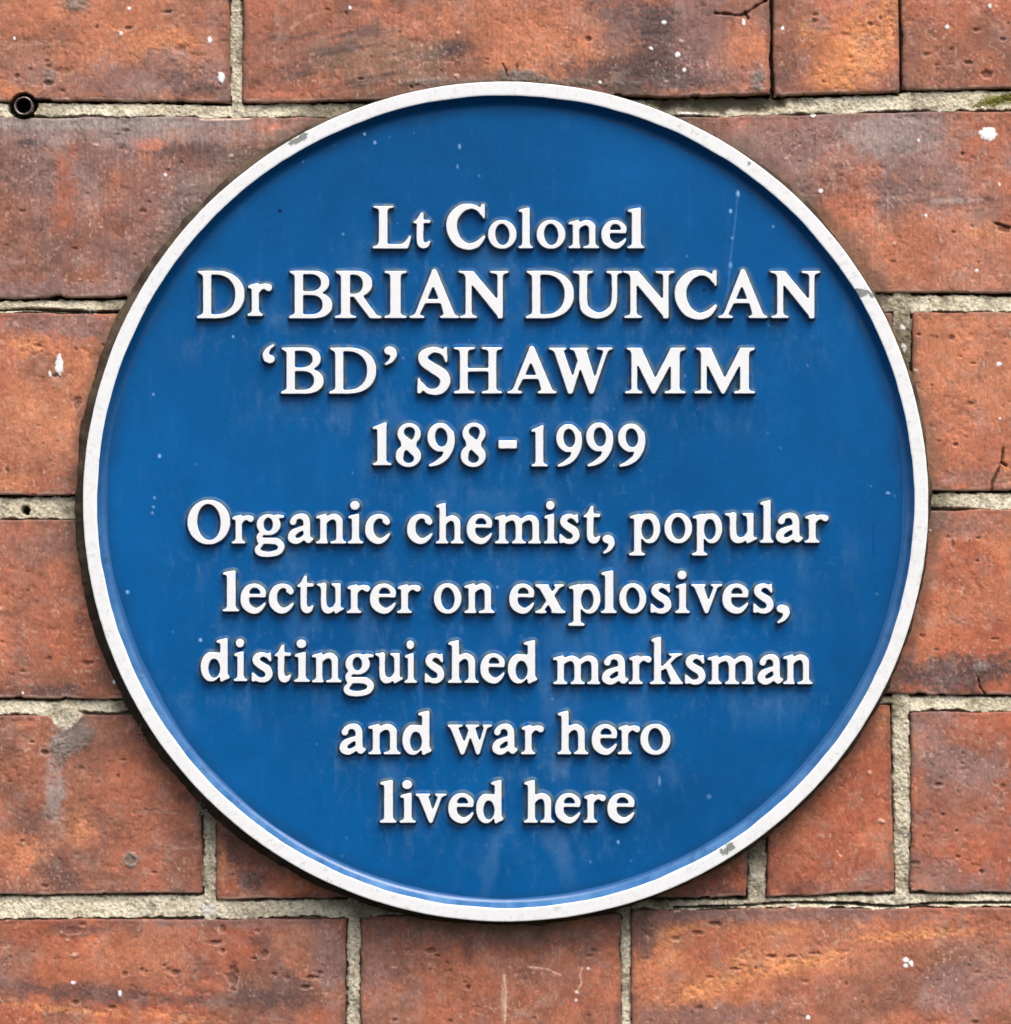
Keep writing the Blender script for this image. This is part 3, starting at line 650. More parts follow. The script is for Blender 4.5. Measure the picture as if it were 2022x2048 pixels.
GL['x'] = G(60).P([(5, 57), (26, 57), (55, 3), (34, 3)]).S([(46, 55, 3.8), (12, 3, 3.8)]).foot(0, 28, 6, 24, y=59, up=-1, k=3).foot(36, 57, 42, 49, y=59, up=-1, k=3).foot(0, 23.5, 9, 15, k=3).foot(31, 60, 38, 54, k=3)
GL['v'] = G(62).P([(5, 57), (25, 57), (36, 20), (34, 1), (31, -1), (27, 1)]).P([(46, 57), (54, 57), (34, 1), (31, -1), (29, 14), (32, 20)]).foot(0, 30, 7, 23, y=59.5, up=-1, k=3).foot(38, 62, 46.5, 53, y=59.5, up=-1, k=3)
GL['w'] = G(89).P([(4, 57), (20, 57), (36, 18), (33, 1), (30, -1), (26, 1)]).P([(38, 57), (54, 57), (66, 18), (64, 1), (61, -1), (57, 1)]).S([(31, 5, 4), (46, 48, 4)]).P([(73, 57), (80.5, 57), (64, 1), (61, -1), (59, 14), (62, 20)]).foot(0, 31, 6, 19, y=59.5, up=-1, k=3).foot(35, 64, 40, 53, y=59.5, up=-1, k=3).foot(69, 89, 74, 80, y=59.5, up=-1, k=3)
GL['k'] = G(67).flag(3, 9, 23.5, 96).R(9, 23.5, 5, 84).foot(0, 32, 9, 23.5).foot(37, 65, 46, 55, y=63, up=-1, k=3).S([(52, 58, 3.8), (26, 32, 3.6)]).P([(30, 38), (40, 44), (64, 4), (44, 3)]).foot(37, 67, 44, 62, k=3)
GL['d'] = G(58).E(21, 29, 21, 30).flag(31, 39, 54, 87).R(39, 54, 10, 76).S([(38, 52, 4.5), (30, 54, 4.5)]).E(27, 26, 11.2, 19, cut=True).R(39, 54, 10, 70).P([(38, 14), (38.5, 0), (43, -1.5), (47, 1.5), (57, 5.5), (58.5, 8.5), (57, 11), (54, 14)])
GL[','] = G(24).E(10.5, 9.5, 9.8, 9).S([(15.5, 9, 7.2), (18, 0, 6), (13, -11, 4.2), (4, -18, 2.6)])
GL['-'] = G(38).P([(1, 35), (37, 34.5), (38, 52), (.5, 52.5)])
GL['1'] = G(37).P([(0, 72), (.5, 77.5), (26, 88), (28, 87), (27, 70), (10, 70), (9, 73)]).R(9.5, 27.3, 5, 80).foot(0, 37.5, 9.5, 27.3)
GL['8'] = G(50).E(26.5, 65.5, 23, 22).E(25, 21.5, 25, 23).P([(10, 50), (42, 52), (40, 36), (12, 36)]).E(27, 69, 10.6, 10, cut=True).P([(17.5, 65), (37, 64), (34, 56), (31, 52.5)], cut=True).E(25.5, 16, 10.5, 8.6, cut=True).P([(15.2, 18), (36, 16), (33, 22), (24, 31), (21, 34), (17, 28)], cut=True)
GL['9'] = G(55).E(26, 59, 26, 29).S([(46, 66, 8), (47.3, 50, 8), (43, 33, 8), (34, 18, 7), (20, 7.5, 5), (5, 2, 2.8)]).E(28, 58.5, 12, 19, cut=True, rot=6)
_9 = GL['9']; _9.m &= ~((_9.X < 30) & (_9.Y < 31.2 + 0.1 * (26 - _9.X)) & (_9.Y > 20)); _9.S([(20, 33.5, 3.5), (30, 33.5, 4)])
GL['B'] = G(86).bowl(12, 80, 47, 93, 50).bowl(12, 86, 0, 51, 52).bowl(29, 63.5, 53.5, 85.5, 45, cut=True).bowl(29, 66.5, 8.5, 45, 46, cut=True).P([(2, 93), (20, 93), (20, 78), (12, 78), (11, 84), (2, 89)]).P([(0, 0), (20, 0), (20, 14), (12, 14), (11, 9), (1, 4.5)])
GL['D'] = G(94).bowl(13, 94, 0, 93, 42).bowl(29.5, 75.5, 8.5, 84.5, 40, cut=True).P([(2, 93), (22, 93), (22, 78), (13, 78), (12, 84), (3, 88.5)]).P([(0, 0), (22, 0), (22, 14), (13, 14), (12, 9), (1, 4.5)])
GL['R'] = G(93).bowl(13, 75, 42, 93, 44).bowl(31.5, 56, 48.5, 84.5, 40, cut=True).R(13, 31.5, 5, 90).P([(2, 93), (22, 93), (22, 78), (13, 78), (12, 84), (3, 88.5)]).foot(0, 44, 13, 31.5).P([(33, 45), (52, 50), (84, 6.5), (92.5, 5), (93.5, 0), (70, 0), (38, 42)])
GL['I'] = G(44).R(12, 32.5, 4, 90).foot(0, 44.5, 12, 32.5).foot(0, 44.5, 12, 32.5, y=93, up=-1)
GL['A'] = G(99).P([(45.5, 95), (50, 97), (54, 95), (92, 4), (69, 4), (62, 29.5), (32, 29.5), (20, 5), (10, 5)]).P([(47.5, 63), (36.5, 38), (58, 38)], cut=True).foot(0, 31, 11, 20, k=4).foot(60, 99, 69, 90, k=4)
GL['N'] = G(100).R(15, 27.5, 4, 88).P([(8, 93), (30, 93), (88, 24), (88, 1), (80, 1), (27, 66), (15, 80)]).R(77.5, 88.5, 0, 90).foot(2.5, 38.5, 15, 27.5).foot(62, 100, 77.5, 88.5, y=93, up=-1).P([(0, 93), (20, 93), (20, 80), (15, 80), (12, 86), (1, 89)])
GL['U'] = G(100).S([(22, 86, 8), (22, 32, 8.2), (29, 15, 8.8), (50, 5.8, 6.6), (71, 12.5, 6.4), (83, 32, 5.8), (84, 86, 5.6)]).foot(0, 42, 14, 30, y=93, up=-1).foot(67, 100.5, 78.5, 89.5, y=93, up=-1)
GL['C'] = G(85).S([(77, 72, 3.5), (69, 83, 5), (52, 89, 5.6), (30, 82.5, 9), (13.5, 62, 11.5), (12.5, 38, 11.8), (25, 15, 10), (46, 4.6, 7.2), (64, 8, 7), (75, 17, 5.2), (81, 24.5, 3.4)]).P([(74, 92), (77, 94), (83, 94), (83.5, 64), (80, 61.5), (74.5, 74)])
GL['S'] = G(67).S([(55, 78, 4), (46, 86, 5.6), (30, 88, 6.4), (13.5, 78, 9.5), (14.5, 64.5, 10), (32, 51.5, 10.4), (51, 39, 10.8), (56.5, 24, 10.2), (48, 8.5, 8.6), (34, 4, 6.6), (20, 7, 5.5), (8.5, 20, 4.2)]).P([(53, 91), (56, 95), (60, 94.5), (61, 64), (57.5, 61), (51.5, 76)]).P([(0, 1), (1, 31), (5, 33), (9, 22), (13, 12), (9, 1), (4, 0)])
GL['H'] = G(97).R(13, 29, 4, 90).R(69, 85, 4, 90).R(25, 73, 44.5, 52).foot(0, 43, 13, 29).foot(0, 43, 13, 29, y=94, up=-1).foot(55, 97, 69, 85).foot(55, 97, 69, 85, y=94, up=-1)
GL['W'] = G(126).P([(9, 90), (29, 90), (49, 30), (47, 1), (43, -1), (38, 1)]).P([(49, 90), (74, 90), (92, 30), (89, 1), (85, -1), (80, 1), (56, 68)]).S([(44, 5, 4.6), (60, 60, 5)]).P([(109, 90), (118.5, 90), (89, 1), (85, -1), (86, 20), (91, 32)]).foot(0, 36, 10, 28, y=93, up=-1, k=4).foot(41, 79, 52, 72, y=93, up=-1, k=4).foot(94, 126.5, 109, 117.5, y=93.5, up=-1, k=4)
GL['M'] = G(121).R(13.5, 25.5, 4, 88).P([(6, 93), (33.5, 93), (61, 31), (60, 0), (54, 0), (25, 60), (13.5, 84)]).P([(54, 0), (59.5, 30), (91.5, 93), (100, 93), (100, 50), (91, 58.5), (60, 0)]).R(91, 109, 4, 92).foot(0, 36, 13.5, 25.5).foot(78, 121, 91, 109).P([(3, 93), (20, 93), (20, 80), (13.5, 80), (11, 86), (4, 89)]).P([(92, 93), (120.5, 93), (120, 88), (110, 84), (109, 78), (92, 78)])
GL['L'] = G(77).R(13, 30.5, 4, 90).foot(1, 42.5, 13, 30.5, y=93, up=-1).P([(0, 0), (70, 0), (73, 8), (77, 27), (73, 29), (66, 17), (58, 10.5), (30, 10), (30, 20), (13, 16), (10, 8), (1, 5)])
GL['O'] = G(86).E(43, 46.5, 43, 48).E(43.3, 46.5, 23, 38, cut=True, rot=3)
q = GL[',']; GL['’'] = q
gq = G(24); gq.m = gq.m | False; gq.E(13, -9.5, 9.8, 9).S([(8, -9, 7.2), (5.5, 0, 6), (10.5, 11, 4.2), (19.5, 18, 2.6)]); GL['‘'] = gq


def blur(a, sg):
    r = int(math.ceil(sg * 3)); k = np.exp(-.5 * (np.arange(-r, r + 1) / sg) ** 2); k /= k.sum()
    a = np.apply_along_axis(lambda v: np.convolve(v, k, 'same'), 0, a)
    return np.apply_along_axis(lambda v: np.convolve(v, k, 'same'), 1, a)


def contours(f, lev):
    """marching squares -> closed loops (inside on the left), grid coordinates"""
    b = f > lev
    code = b[:-1, :-1] * 1 + b[:-1, 1:] * 2 + b[1:, 1:] * 4 + b[1:, :-1] * 8
    nxt = {}; pos = {}

    def ept(kind, j, i):
        key = (kind, j, i)
        if key not in pos:
            if kind == 0: a, c = f[j, i], f[j, i + 1]; pos[key] = (i + (lev - a) / (c - a), j)
            else: a, c = f[j, i], f[j + 1, i]; pos[key] = (i, j + (lev - a) / (c - a))
        return key
    T = {1: [('L', 'B')], 2: [('B', 'R')], 3: [('L', 'R')], 4: [('R', 'T')], 5: [('L', 'T'), ('R', 'B')], 6: [('B', 'T')], 7: [('L', 'T')],
         8: [('T', 'L')], 9: [('T', 'B')], 10: [('T', 'R'), ('B', 'L')], 11: [('T', 'R')], 12: [('R', 'L')], 13: [('R', 'B')], 14: [('B', 'L')]}
    for j, i in zip(*np.nonzero((code > 0) & (code < 15))):
        for a, c in T[int(code[j, i])]:
            e = {'B': (0, j, i), 'T': (0, j + 1, i), 'L': (1, j, i), 'R': (1, j, i + 1)}
            nxt[ept(*e[a])] = ept(*e[c])
    loops = []
    while nxt:
        s0 = next(iter(nxt)); lp = []; k = s0
        while k in nxt:
            lp.append(pos[k]); k = nxt.pop(k)
        if len(lp) > 20: loops.append(np.array(lp))
    return loops


def area(p): return .5 * np.sum(p[:, 0] * np.roll(p[:, 1], -1) - np.roll(p[:, 0], -1) * p[:, 1])


GLYPH = {}
for ch, g in GL.items():
    if ch == '’': continue
    # hand cut pattern letters: the edge wavers slightly
    f = blur(g.m.astype(float), 1.25 / SSM)
    f = f + (fbm(g.X, g.Y, 9, ord(ch) % 97, 3)) * .09 * (f > .02) * (f < .98)
    loops = []
    for lp in contours(f, .5):
        lp = lp[::-1] * SSM + np.array([g.x0, g.y0])
        if abs(area(lp)) < 12: continue
        d = np.r_[0, np.cumsum(np.hypot(*(np.roll(lp, -1, 0) - lp).T))]
        n = max(24, int(d[-1] / 1.45)); tt = np.linspace(0, d[-1], n, endpoint=False)
        cl = np.vstack([lp, lp[:1]]); lp2 = np.stack([np.interp(tt, d, cl[:, 0]), np.interp(tt, d, cl[:, 1])], -1)
        lp2 = .25 * np.roll(lp2, 1, 0) + .5 * lp2 + .25 * np.roll(lp2, -1, 0)
        loops.append(lp2)
    allp = np.vstack(loops)
    GLYPH[ch] = dict(loops=loops, x0=allp[:, 0].min(), x1=allp[:, 0].max(), g=g)
GLYPH['’'] = GLYPH[',']

BLUE = lin(7, 88, 148)
GRIME = lin(92, 108, 104)
WHITE = np.array([.895, .885, .86])


def glyph_mesh(ch, sx, sy, seed):
    """letter block: chamfered white face, drafted painted flanks with a fillet at the foot (pixels -> metres)"""
    G_ = GLYPH[ch]; H = D_FACE - D_LET
    # (outset, depth below the top)
    prof = [(-1.5, 0.0), (-1.0, .3), (-.55, 1.0), (.1, 2.6), (1.8, H * .55), (3.0, H * .82), (4.6, H * .95), (6.8, H + .35)]
    V = []; F = []; FM = []; C = []; FLAT = set()
    polys = []; start = []
    for lp in G_['loops']:
        p = lp * np.array([sx, sy])
        t = np.roll(p, -2, 0) - np.roll(p, 2, 0); t /= np.hypot(*t.T)[:, None] + 1e-9
        nrm = np.stack([t[:, 1], -t[:, 0]], -1)      # outward: material on the left
        for _ in range(2): nrm = .25 * np.roll(nrm, 1, 0) + .5 * nrm + .25 * np.roll(nrm, -1, 0)
        nrm /= np.hypot(*nrm.T)[:, None]
        base = len(V); n = len(p)
        for k, (o, d) in enumerate(prof):
            q = p + nrm * o
            sm = max(0, k - 3)
            for _ in range(sm): q = .25 * np.roll(q, 1, 0) + .5 * q + .25 * np.roll(q, -1, 0)
            for a in q: V.append((a[0] * S, (d - H) * S, a[1] * S))
            nz = fbm(q[:, 0], q[:, 1], 14, seed, 3)
            if k <= 2:
                C += [tuple(np.clip(WHITE * (1 + .04 * z), 0, .92)) for z in nz]
            else:
                m_ = np.clip(.50 + nz * .9, 0, .9) * (1 if k < 7 else .25)
                C += [tuple(BLUE * (1 - w_) + GRIME * w_) for w_ in m_]
        for k in range(len(prof) - 1):
            for i in range(n):
                j = (i + 1) % n
                F.append((base + k * n + i, base + (k + 1) * n + i, base + (k + 1) * n + j, base + k * n + j)); FM.append(0 if k < 2 else 1)
        polys.append([Vector((V[base + i][0] / S, V[base + i][2] / S, 0)) for i in range(n)]); start.append(base)
    # split outer loops and their holes
    outer = [i for i, lp in enumerate(G_['loops']) if area(lp) > 0]
    for oi in outer:
        lp = G_['loops'][oi]; mn, mx_ = lp.min(0), lp.max(0)
        grp = [oi] + [k for k in range(len(polys)) if k not in outer and (G_['loops'][k].mean(0) > mn).all() and (G_['loops'][k].mean(0) < mx_).all()]
        idx = []
        for k in grp: idx += [start[k] + q for q in range(len(polys[k]))]
        pts, edges, mids = [], [], []
        for k in grp:
            b0 = len(pts); n = len(polys[k]); pts += [v.to_2d() for v in polys[k]]
            edges += [(b0 + q, b0 + (q + 1) % n) for q in range(n)]
        vo, eo, fo, ov, oe, of = delaunay_2d_cdt(pts, edges, [], 0, 1e-5)
        if not all(len(q) for q in ov): print('glyph merge', ch)
        P2 = np.array([tuple(v) for v in vo]); tris = [f for f in fo if len(f) == 3]
        M = np.array([P2[list(f)].mean(0) for f in tris]); ins = np.zeros(len(M), bool)
        for k in grp:
            q = np.array([tuple(v.to_2d()) for v in polys[k]]); q1 = np.roll(q, -1, 0)
            for (xa, ya), (xb, yb) in zip(q, q1):
                if ya == yb: continue
                ins ^= ((ya > M[:, 1]) != (yb > M[:, 1])) & (M[:, 0] < (xb - xa) * (M[:, 1] - ya) / (yb - ya) + xa)
        back = [o_[0] if len(o_) else -1 for o_ in ov]
        for f, ok_ in zip(tris, ins):
            if not ok_ or min(back[q] for q in f) < 0: continue
            a, b, c = (idx[back[q]] for q in f)
            pa, pb, pc = V[a], V[b], V[c]
            cr = (pb[0] - pa[0]) * (pc[2] - pa[2]) - (pb[2] - pa[2]) * (pc[0] - pa[0])
            F.append((a, b, c) if cr > 0 else (a, c, b)); FM.append(0); FLAT.add(len(F) - 1)
    return V, F, FM, np.array(C), FLAT


# text as it stands on the plaque: char, left x, right x, in photo pixels; then baseline y and height scale
LINES = [
    (497.6, .955, [('L', 745, 822), ('t', 826, 861), ('C', 892, 970.5), ('o', 975.7, 1033), ('l', 1036.5, 1065.7), ('o', 1073, 1130.8), ('n', 1136.6, 1198.4), ('e', 1202.3, 1253.3), ('l', 1254.3, 1289)]),
    (637.2, 1.03, [('D', 393, 488.8), ('r', 494.3, 544.1), ('B', 577.4, 664.6), ('R', 669.1, 762.6), ('I', 768.4, 813.4), ('A', 818.6, 918), ('N', 916.6, 1017), ('D', 1051, 1147.8), ('U', 1145.4, 1245), ('N', 1245.8, 1348.9), ('C', 1348.9, 1434.4), ('A', 1436, 1535.8), ('N', 1540, 1640.4)]),
    (788, 1.0, [('‘', 524.5, 549.6), ('B', 561.4, 647.3), ('D', 657.6, 752.3), ('’', 767.8, 794), ('S', 834, 900.9), ('H', 907, 1004.5), ('A', 1014.2, 1113.2), ('W', 1097.6, 1225), ('M', 1249.5, 1371.4), ('M', 1388.6, 1510)]),
    (932.5, 1.0, [('1', 745, 783), ('8', 791, 842), ('9', 854.4, 909.7), ('8', 921, 971.5), ('-', 996.5, 1034.2), ('1', 1062.5, 1095.6), ('9', 1112.2, 1164.2), ('9', 1172, 1226.7), ('9', 1235.8, 1291)]),
    (1088.2, 1.0, [('O', 374.4, 460.2), ('r', 462.8, 507.4), ('g', 508.9, 569.2), ('a', 575, 626.7), ('n', 631.4, 692.5), ('i', 695, 726.3), ('c', 729.7, 780.3), ('c', 813.6, 865.2), ('h', 871.2, 927.4), ('e', 932.9, 984.5), ('m', 989, 1082), ('i', 1087.3, 1115.6), ('s', 1118.2, 1159.4), ('t', 1166.7, 1200.8), (',', 1204.7, 1229.7),
                   ('p', 1257.7, 1320.6), ('o', 1328.5, 1384.3), ('p', 1383.5, 1444.6), ('u', 1449.6, 1514.6), ('l', 1519.4, 1547.4), ('a', 1551.3, 1605.9), ('r', 1609, 1657.5)]),
    (1227.4, 1.0, [('l', 444.5, 478.2), ('e', 480.4, 531.7), ('c', 537, 587.4), ('t', 594, 627), ('u', 633.3, 687.5), ('r', 693, 740.3), ('e', 739.4, 792), ('r', 793.5, 841.6), ('o', 867.4, 922.8), ('n', 928.2, 988.9),
                   ('e', 1018, 1068.6), ('x', 1070, 1131.2), ('p', 1136, 1200.8), ('l', 1201.4, 1233.5), ('o', 1238.2, 1292.6), ('s', 1300.5, 1343), ('i', 1350, 1380), ('v', 1382.3, 1444.6), ('e', 1444.3, 1497.2), ('s', 1506, 1547.5), (',', 1552.9, 1580)]),
    (1367, 1.0, [('d', 400.8, 459.3), ('i', 466.8, 494.4), ('s', 502.7, 545.3), ('t', 548.7, 582), ('i', 587.6, 619.7), ('n', 623.5, 683), ('g', 686.5, 748), ('u', 750, 805.8), ('i', 808.5, 834), ('s', 848.9, 888.5), ('h', 895.3, 957.6), ('e', 960.2, 1009.7), ('d', 1015.3, 1074.6),
                 ('m', 1105.8, 1200.4), ('a', 1203.3, 1257), ('r', 1257, 1303.2), ('k', 1299.4, 1366.3), ('s', 1369.3, 1411.3), ('m', 1414.8, 1509.7), ('a', 1514.7, 1566.6), ('n', 1566, 1625.7)]),
    (1509.8, 1.02, [('a', 678.4, 731.6), ('n', 736, 801.3), ('d', 804.3, 863), ('w', 895, 983.8), ('a', 983.8, 1035.2), ('r', 1041.8, 1087.7), ('h', 1114.5, 1176.9), ('e', 1183, 1234.5), ('r', 1235.3, 1280.4), ('o', 1280.4, 1341)]),
    (1646.7, 1.0, [('l', 759, 793), ('i', 798.8, 831.8), ('v', 830.7, 893), ('e', 896, 947.4), ('d', 951.9, 1007), ('h', 1047.3, 1109.7), ('e', 1109.7, 1161), ('r', 1166.6, 1211.8), ('e', 1214.3, 1269.4)]),
]
# baseline nudges and height factors of single letters: (line, position) -> (dy, factor)
NUDGE = {(0, 0): (0, .97), (0, 2): (0, 1.0), (1, 1): (-4, 1.12), (2, 0): (-79, 1.0), (2, 3): (-77, 1.0), (3, 0): (-1, 1), (3, 1): (1, 1), (3, 2): (1, 1), (3, 3): (1, 1.01), (3, 5): (1.5, .96), (3, 6): (1.5, .98), (3, 7): (1, 1.01), (3, 8): (1.5, .99),
         (4, 0): (0, .94), (4, 8): (0, .95), (4, 15): (-1.5, 1), (4, 16): (-1.5, 1), (4, 17): (-1.5, 1), (4, 18): (-1.5, 1), (4, 19): (-1.5, 1), (4, 20): (-1.5, 1), (4, 21): (-1.5, 1), (5, 0): (-3.5, .96), (6, 0): (-4, 1), (6, 1): (-3.5, 1), (6, 2): (-2, 1), (6, 3): (-1, 1), (6, 4): (-2, 1), (6, 5): (-1, 1)}
for k in range(13, 21): NUDGE[(6, k)] = (2.5, 1)

plaque = empty("blue_plaque", W(np.float64(PCX), np.float64(PCY), D_BACK).tolist(), "round blue plaque with raised white lettering and white rim fixed to the brick wall", "plaque")
PL = Vector(plaque.location)
NAMES = {',': 'comma', '-': 'dash', '‘': 'quotation_mark', '’': 'quotation_mark'}
meshes = {}
TEXTMASK = []      # for paint wear round the letters
kL = (DIST + D_LET * S) / DIST
for li, (by, sc, items) in enumerate(LINES):
    for ii, (ch, xa, xb) in enumerate(items):
        dy, fy = NUDGE.get((li, ii), (0, 1))
        g = GLYPH[ch]; sx = (xb - xa) / (g['x1'] - g['x0']); sy = sc * fy
        key = (ch, round(sx, 2), round(sy, 2))
        nm = NAMES.get(ch, 'digit' if ch.isdigit() else 'letter')
        if key not in meshes:
            V, F, FM, C, FLAT = glyph_mesh(ch, sx, sy, len(meshes) + 3)
            o = mesh_obj(nm, V, F, None, plaque, C, mats=[M_WHITE, M_BLUE], fmat=FM)
            meshes[key] = o.data
            o.data.polygons.foreach_set('use_smooth', np.array([q not in FLAT for q in range(len(F))]))
        else:
            o = bpy.data.objects.new(nm, meshes[key]); COL.objects.link(o); o.parent = plaque
        x = xa - g['x0'] * sx
        pos = ((x - CX) * S * kL, D_FACE * S, (CY - by - dy) * S * kL)
        o.location = Vector(pos) - PL
        lab = {'comma': 'raised white comma', 'dash': 'raised white dash', 'quotation_mark': 'raised white quotation mark'}.get(nm) or ('raised white digit ' + ch if ch.isdigit() else 'raised white %s letter %s' % ('capital' if ch.isupper() else 'small', ch))
        o['label'] = lab
        TEXTMASK.append((ch, x, by + dy, sx, sy, xa, xb))


def letter_field(X, Y, spread):
    """blurred letter coverage sampled on a picture-space grid"""
    out = np.zeros(X.shape)
    cache = {}
    xs = X[0]; ys = Y[:, 0]
    for (ch, x, by, sx, sy, xa, xb) in TEXTMASK:
        if ch not in cache:
            g = GL[ch]; cache[ch] = blur(g.m.astype(float), spread / SSM)
        f = cache[ch]; g = GL[ch]
        i0, i1 = np.searchsorted(xs, [xa - 14, xb + 14]); j0, j1 = np.searchsorted(ys, [by - 108 * sy, by + 34 * sy])
        gx = (X[j0:j1, i0:i1] - x) / sx; gy = (by - Y[j0:j1, i0:i1]) / sy
        ii = np.round((gx - g.x0) / SSM).astype(int); jj = np.round((gy - g.y0) / SSM).astype(int)
        ok = (ii >= 0) & (ii < f.shape[1]) & (jj >= 0) & (jj < f.shape[0])
        v = np.where(ok, f[np.clip(jj, 0, f.shape[0] - 1), np.clip(ii, 0, f.shape[1] - 1)], 0)
        out[j0:j1, i0:i1] = np.maximum(out[j0:j1, i0:i1], v)
    return out


# ------------------------------------------------------------------ plaque field
def local(V):
    V = V.copy(); V -= np.array(PL); return V


def build_face():
    g = 2.5
    xs = np.arange(PCX - 806, PCX + 806, g); ys = np.arange(PCY - 804, PCY + 804, g)
    X, Y = np.meshgrid(xs, ys)
    rho = np.hypot((X - PCX) / 806, (Y - PCY) / 803.5)
    keep = rho < 1.0
    dep = D_FACE + fbm(X, Y, 260, 31, 2) * .8 + fbm(X, Y, 30, 32, 3) * .12
    c = np.tile(BLUE, X.shape + (1,)) * (1 + .20 * fbm(X, Y, 330, 33, 3) + .10 * fbm(X, Y, 60, 34, 4) + .06 * fbm(X, Y, 8, 43, 3))[..., None]
    CH = lin(96, 138, 178)
    lf = letter_field(X, Y, 6.0)
    # chalky bloom and rain runs, strongest below and among the words
    zone = np.zeros(X.shape)
    for (by, sc, it) in LINES:
        xa, xb = it[0][1] - 30, it[-1][2] + 30
        zone = np.maximum(zone, sstep(xa - 60, xa + 40, X) * sstep(xb + 60, xb - 40, X) * sstep(by - 60, by + 10, Y) * sstep(by + 120, by + 24, Y))
    chalk = sstep(.02, .75, fbm(X, Y, 46, 35, 5, .62, sx=1, sy=.45) + .12) * zone * .22
    chalk += sstep(.15, .75, fbm(X, Y, 15, 36, 5, .65, sx=1, sy=.3)) * (.30 + .70 * zone) * .2
    chalk += sstep(.28, .62, fbm(X, Y, 13, 37, 4, .7)) * zone * .2
    # two wide wipes under the last line
    chalk += sstep(1.2, .3, np.hypot((X - 1110 - (Y - 1690) * .35) / 26, (Y - 1700) / 75) + fbm(X, Y, 30, 38, 3) * .5) * .22
    chalk += sstep(1.2, .3, np.hypot((X - 985 + (Y - 1700) * .15) / 20, (Y - 1735) / 70) + fbm(X, Y, 30, 39, 3) * .5) * .16
    chalk += sstep(1.3, .4, np.hypot((X - 1120) / 22, (Y - 1530) / 34) + fbm(X, Y, 20, 40, 3) * .6) * .32
    c = mix(c, CH, np.clip(chalk, 0, .6))
    ring = sstep(.02, .22, lf) * (1 - sstep(.45, .8, lf))
    c = mix(c, lin(88, 112, 128), ring * np.clip(.50 + fbm(X, Y, 16, 41, 3) * .8, 0, .8))
    # darker blue towards the rim
    c = mix(c, lin(24, 60, 92), sstep(.955, 1.0, rho + fbm(X, Y, 60, 42, 3) * .015) * .5)

    def spot(px, py, rx, ry, colr, st=1.):
        rx, ry = rx * .75, ry * .8
        i0, i1 = np.searchsorted(xs, [px - 3 * rx - 6, px + 3 * rx + 6]); j0, j1 = np.searchsorted(ys, [py - 3 * ry - 6, py + 3 * ry + 6])
        s_ = (slice(j0, j1), slice(i0, i1))
        c[s_] = mix(c[s_], colr, sstep(1.5, .6, np.hypot((X[s_] - px) / rx, (Y[s_] - py) / ry)) * st)
    LT = lin(150, 196, 235)
    for (px, py, rx, ry, st) in [(387, 501, 3, 3, .8), (466, 673, 3, 3, .7), (686, 468, 3, 3, .4), (1476, 387, 4, 7, 1), (1461, 422, 3.5, 5, .9), (1465, 476, 3, 3, .7), (1461, 530, 4, 7, .6), (307, 789, 3, 3, .6), (319, 912, 4, 4, .9), (309, 995, 3, 3, .6), (307, 1014, 3, 3, .6), (305, 1026, 3, 3, .6),
                             (255, 1184, 4, 4, .8), (1776, 986, 5, 3, .7), (729, 268, 3.5, 3.5, .9), (750, 285, 3.5, 4, .8), (667, 288, 3, 3, .8), (606, 318, 2.5, 9, .5), (1236, 1684, 3, 4, .8), (401, 1280, 4, 4, .9), (919, 293, 3, 6, .6), (915, 333, 2.5, 5, .5), (1418, 1593, 6, 5, .25), (995, 1174, 3, 3, .6), (1546, 453, 3, 3, .5), (1319, 1562, 2.5, 12, .4)]:
        spot(px, py, rx, ry, LT, st)
    spot(560, 422, 4.5, 4.5, lin(8, 26, 60))
    spot(1408, 580, 3.5, 3.5, lin(8, 26, 70))
    rr = random.Random(11)
    for k in range(70):
        a = rr.uniform(0, 6.283); q = math.sqrt(rr.random()) * 780
        spot(PCX + math.cos(a) * q, PCY + math.sin(a) * q, rr.uniform(1.6, 2.8), rr.uniform(1.6, 4), LT if rr.random() < .75 else lin(12, 40, 90), rr.uniform(.12, .35))
    # hair scratch running down at the upper right, a darker run at the right
    d = seg_dist(X, Y, [(1475, 392), (1471, 440), (1462, 510), (1456, 580), (1450, 610)])
    c = mix(c, lin(84, 134, 186), sstep(2.6, .6, d) * .45)
    d = seg_dist(X, Y, [(1747, 1045), (1747, 1112)])
    c = mix(c, lin(14, 66, 128), sstep(4, 1, d) * .6)
    d = seg_dist(X, Y, [(1085, 192), (1079, 194), (1076, 198), (1080, 203)])
    c = mix(c, lin(110, 130, 160), sstep(2.6, .8, d) * .5)
    k = (DIST + D_FACE * S) / DIST
    V3 = np.stack([(X - CX) * S * k, dep * S, (CY - Y) * S * k], -1)
    ny, nx = X.shape
    I = np.arange(ny * nx).reshape(ny, nx)
    F = np.stack([I[:-1, :-1], I[1:, :-1], I[1:, 1:], I[:-1, 1:]], -1)[keep[:-1, :-1]]
    vv = V3.reshape(-1, 3); used = np.zeros(len(vv), bool); used[F.ravel()] = True; remap = np.cumsum(used) - 1
    mesh_obj("face_panel", local(vv[used]), remap[F], M_BLUE, plaque, np.clip(c.reshape(-1, 3)[used], .002, .9))


build_face()


